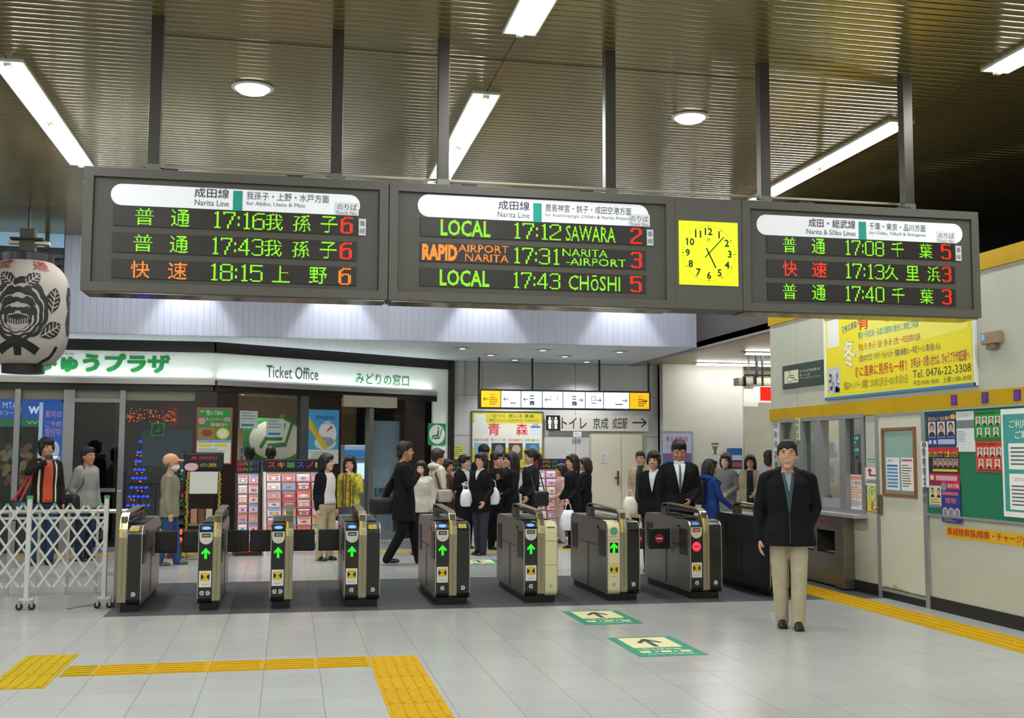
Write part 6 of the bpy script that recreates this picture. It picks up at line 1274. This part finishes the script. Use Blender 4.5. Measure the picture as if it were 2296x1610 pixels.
# student looking down in the gate
person('student in dark blazer with striped tie looking down in the gate lane', 1522, 13.62, 986, deg(6), skin='#c08a6a', hair='short', hcol='#0d0b0a', jc='#14171f', hem=.82, tc='#1d2029', arms=('down', 'front'), hp=deg(24), vneck=('#e2e4ea', 1.08, .075), tie='#4a6258', collar='#e2e4ea', fat=1.06, detail=True, vox=.007)
person('boy in dark blazer with white shirt behind the student', 1466, 14.6, 1012, deg(-12), skin='#c9977a', hair='shaggy', hcol='#120e0c', jc='#15171d', hem=.80, tc='#1c1e26', arms=('hang', 'down'), vneck=('#e0e2e6', 1.15, .06), collar='#e0e2e6')
person('older man in beige coat over black pullover by the cream door', 1436, 18.6, 1012, deg(-8), skin='#c79a7c', hair='short', hcol='#2a2622', jc='#b0a089', hem=.52, tc='#202024', arms=('hang', 'hang'), open_=('#17171a', .8, .09, .06), collar='#17171a', flat=.03)
carrier('white carrier bag carried low by the older man in beige', T(aty(1412, 1098, 18.3)), (0, 0, 0), .26, .28, '#dfdccf')
_, ar, s, M = person('girl in blue hooded jacket with a black backpack walking off', 1592, 15.2, 1030, deg(115), fem=True, hair='bob', hcol='#15110f', jc='#1d3f86', hem=.66, tc='#23242c', arms=('swing_f', 'swing_b'), walk=.5, hood='#1d3f86')
bp = thing('backpack', 'black backpack on the girl in the blue jacket', 'bag', M=M); ob('pack', boxes((-.14, .14, .14, .32, 1.0, 1.40), bev=.05, seg=3), mat('#121318', .6), bp, M, smooth=True); ob('pocket', boxes((-.1, .1, .31, .36, 1.03, 1.2), bev=.025), mat('#1a1b22', .6), bp, M); [ob('strap', tube([(sd * .1, .15, 1.38), (sd * .11, .02, 1.475), (sd * .12, -.13, 1.36), (sd * .14, -.02, 1.1)], .016, 6), mat('#121318', .6), bp, M) for sd in (-1, 1)]
person('girl in grey wool coat with fringe, smiling beside the brochure rack', 1627, 18.2, 1017, deg(-20), fem=True, skin='#dcb095', hair='bob', hcol='#1a1512', jc='#6b6e6a', hem=.55, tc='#2a2a30', arms=('front', 'front'), flat=.03, collar='#6b6e6a')
person('woman with glasses in beige coat over a black top', 1682, 18.7, 1020, deg(-5), fem=True, skin='#d8ab90', hair='long', hcol='#16120f', jc='#b3a68c', hem=.60, tc='#3a3630', arms=('down', 'front'), open_=('#17181c', .8, .07, .06), collar='#e4e2de', glasses=True)
person('person in light grey sweater seen past the office wall end', 1727, 16.6, 1010, deg(140), hair='shaggy', hcol='#141110', jc='#9aa0a8', hem=.84, tc='#2a2c34', arms=('down', 'down'))
# women before the back wall
_, ar, s, M = person('woman in long black coat looking aside with white bags by the cream door', 1283, 18.4, 1019, deg(-62), fem=True, skin='#d6a78c', hair='long', hcol='#120f0d', jc='#121317', hem=.48, tc='#17181c', arms=('bag', 'bag'), flat=.02, walk=.2)
carrier('white carrier bag held by the long coated woman at the cream door', M, ar[1][2] + Vector((0, -.02, -.06)), .3, .34)
person('woman in black jacket with short brown hair behind the long coat', 1312, 19.6, 1026, deg(-95), fem=True, hair='bob', hcol='#2a1c16', jc='#1a1b20', hem=.62, tc='#1b1c20', arms=('front', 'front'))
person('person in pale pink coat mostly hidden behind the long black coat', 1258, 19.5, 1040, deg(-80), fem=True, hair='bob', hcol='#1b1411', jc='#d8b0aa', hem=.55, tc='#c9c2ba', arms=('front', 'front'))
_, ar, s, M = person('woman with crossed arms in dark pinafore over white turtleneck', 1042, 18.6, 1020, deg(28), fem=True, skin='#d8aa90', hair='up', hcol='#15110f', jc='#22252b', hem=.50, tc='#1a1b20', arms=('cross', 'cross'), collar='#dcdad6', vneck=('#dcdad6', 1.22, .06), hy=deg(25), flat=.02)
carrier('white carrier bag hanging low beside the woman with crossed arms', T(aty(1045, 1080, 17.3)), (0, 0, 0), .2, .27)
person('short woman in black coat and grey trousers with black ankle boots', 1079, 17.4, 1015, deg(-34), fem=True, skin='#d7a88e', hair='bob', hcol='#120f0e', jc='#14151a', hem=.72, tc='#33363f', shoe='#0d0d0f', arms=('front', 'bag'), vneck=('#e3e1de', 1.28, .05), collar='#e3e1de', walk=.12, boots=True)
person('man in dark peaked cap behind the group of women', 1085, 20.3, 998, deg(20), skin='#c9977a', hair='low', hcol='#15110f', cap='#171a22', jc='#23252c', hem=.8, tc='#20222a', vneck=('#e8e8ea', 1.2, .07), collar='#e8e8ea')
_, ar, s, M = person('woman in black coat holding a white bag in front of her', 1114, 18.3, 1012, deg(38), fem=True, skin='#cf9f84', hair='up', hcol='#14100e', jc='#131419', hem=.56, tc='#191a1f', arms=('front', 'front'), hy=deg(18))
carrier('white carrier bag hanging from the hands of the middle woman', T(aty(1106, 1076, 17.35)), (0, 0, 0), .22, .27)
person('long haired woman in black coat seen from her side', 1146, 17.6, 1013, deg(-78), fem=True, skin='#cfa086', hair='long', hcol='#1c1411', jc='#121318', hem=.50, tc='#17181c', arms=('chest', 'front'), flat=.02)
_, ar, s, M = person('woman with pony tail in dark grey coat carrying a black handbag', 1190, 18.4, 1006, deg(-58), fem=True, skin='#d3a389', hair='pony', hcol='#241812', jc='#26272a', hem=.74, tc='#1b1c22', arms=('front', 'bag'), scarf='#d9d6d2', hy=deg(-14))
shoulder_bag('black studded handbag on the arm of the woman with the pony tail', M, ar, 1, '#141316', .3, .26, .13, .50)
person('man in red seen between the talking women', 1127, 20.0, 1030, deg(0), H=1.55, fem=True, hair='bob', hcol='#15110f', jc='#d84a52', hem=.8, tc='#2a2c34')
# walking man in the dark suit
_, ar, s, M = person('man in dark suit and coat striding past with a black bag', 907, 16.1, 990, deg(98), skin='#c3906f', hair='short', hcol='#0f0d0c', jc='#131419', hem=.62, tc='#1a1c22', shoe='#101012', arms=('chest', 'swing_b'), walk=.8, fat=1.1, flat=.02)
b = shoulder_bag('black soft bag trailing behind the striding suited man', M, ar, 1, '#0f1014', .42, .26, .2, .56, .26, .05)
person('girl in white padded jacket half hidden behind the suited man', 944, 17.6, 1033, deg(-10), fem=True, skin='#dcb29a', hair='long', hcol='#1d1512', jc='#c9c3ba', hem=.78, tc='#2a2b33', arms=('down', 'down'), fat=1.1)
_, ar, s, M = person('woman with tied hair in cream jacket and checked skirt facing away', 982, 17.9, 1006, deg(118), fem=True, skin='#d6a68c', hair='up', hcol='#2a1c15', jc='#cfc3ae', hem=.88, tc='#26272d', arms=('front', 'front'), skirt=('#2e3034', .56, .05), hood='#cfc3ae', fat=1.06)
shoulder_bag('pale quilted shoulder bag of the woman in the cream jacket', M, ar, -1, '#b3aa9c', .24, .2, .1, .42)
person('person in brown coat just behind the cream jacket', 1003, 19.2, 1030, deg(60), fem=True, skin='#c99a80', hair='bob', hcol='#2a1b14', jc='#4a352c', hem=.6, tc='#2a2428', arms=('front', 'front'))
# by the racks
person('woman in dark cardigan over flowered white top reading the rack', 733, 16.9, 1018, deg(38), fem=True, skin='#dcae98', hair='bob', hcol='#110e0d', jc='#1b1d26', hem=.92, tc='#b3a583', legc='#b3a583', arms=('hang', 'hang'), open_=('#e6dcdc', .93, .125, .08), hy=deg(30))
_, ar, s, M = person('girl in yellow and red checked shirt with hand at her mouth', 785, 17.2, 1022, deg(-12), fem=True, skin='#d9a68c', hair='long', hcol='#17120f', jc='#b8b03a', hem=.86, tc='#4a5568', arms=('hang', 'mouth'), stripes=[('#8a2a2a', -.09, .012), ('#3a6a5a', -.04, .01), ('#8a2a2a', .04, .012), ('#3a6a5a', .09, .01)], skirt=('#4a5260', .62, .0), jn=.5, jscale=16)
carrier('clear shopping bag held by the girl in the checked shirt', M, ar[-1][2] + Vector((0, -.02, -.06)), .28, .28, '#d8c4c4')
# left side
person('man in khaki jacket, tan cap and face mask walking past', 384, 16.5, 1020, deg(88), skin='#c99a7c', hair='low', hcol='#6a6058', cap='#d9a27c', jc='#8d8673', hem=.76, tc='#2f4a74', legc='#2f4a74', shoe='#4a443c', arms=('hang', 'hang'), walk=.45, mask=True, fat=1.08)
_, ar, s, M = person('man in brown and orange jacket photographing with a raised arm', 103, 16.8, 982, deg(18), skin='#c08a6a', hair='shaggy', hcol='#12100e', jc='#33291f', hem=.84, tc='#2f4260', legc='#2f4260', arms=('camera', 'down'), open_=('#c04a24', .86, .07, .06), stripes=[('#d8d2c4', -.115, .012), ('#d8d2c4', .115, .012)], hy=deg(8))
cq = M @ (ar[-1][2] + Vector((.03, -.05, .07))); cm = thing('compact_camera', 'small dark camera held up to the eye of the man in orange', 'camera', tuple(cq)); ob('camera_body', boxes((-.05, .05, -.012, .012, -.03, .03), bev=.005), mat('#2a2a2e', .4), cm); ob('lens', tube([(0, -.012, 0), (0, -.03, 0)], .018, 12), mat('#4a4a50', .3), cm)
t = shoulder_bag('navy sports bag with a letter U and red strap at the man in orange', M, ar, -1, '#16202f', .5, .28, .26, .62, -.02, .2, '#c0242c', name='sports_bag')
Print().text('U', 0, 0, .13, '#c9d2dc', w=.12, bold=.04).build('letter', t, T(WM[t].translation + Vector((-.02, -.3, -.06))) @ FR())
_, ar, s, M = person('youth in grey jacket with a black shoulder bag behind the barrier', 197, 17.4, 1002, deg(48), skin='#b98262', hair='short', hcol='#100d0c', jc='#8f9089', hem=.80, tc='#2a3346', arms=('pocket', 'down'), fat=1.05)
shoulder_bag('black shoulder bag behind the youth in the grey jacket', M, ar, -1, '#101116', .34, .36, .18, .55, .12, .06)
# clerks' customers seen through the ticket office window
for px, lab, jc in ((560, 'dark haired customer seen from behind at the ticket counter', '#b3a898'), (607, 'customer in dark coat seen from behind at the ticket counter', '#17181c')):
    q = FC(fpx(px, 1000, -.8)[0], 0, -.8).translation; person(lab, px, q.y, 1001, deg(180), hair='short', hcol='#1b1613', jc=jc, hem=.8, arms=('front', 'front'))
bpy.data.scenes.remove(TMP)
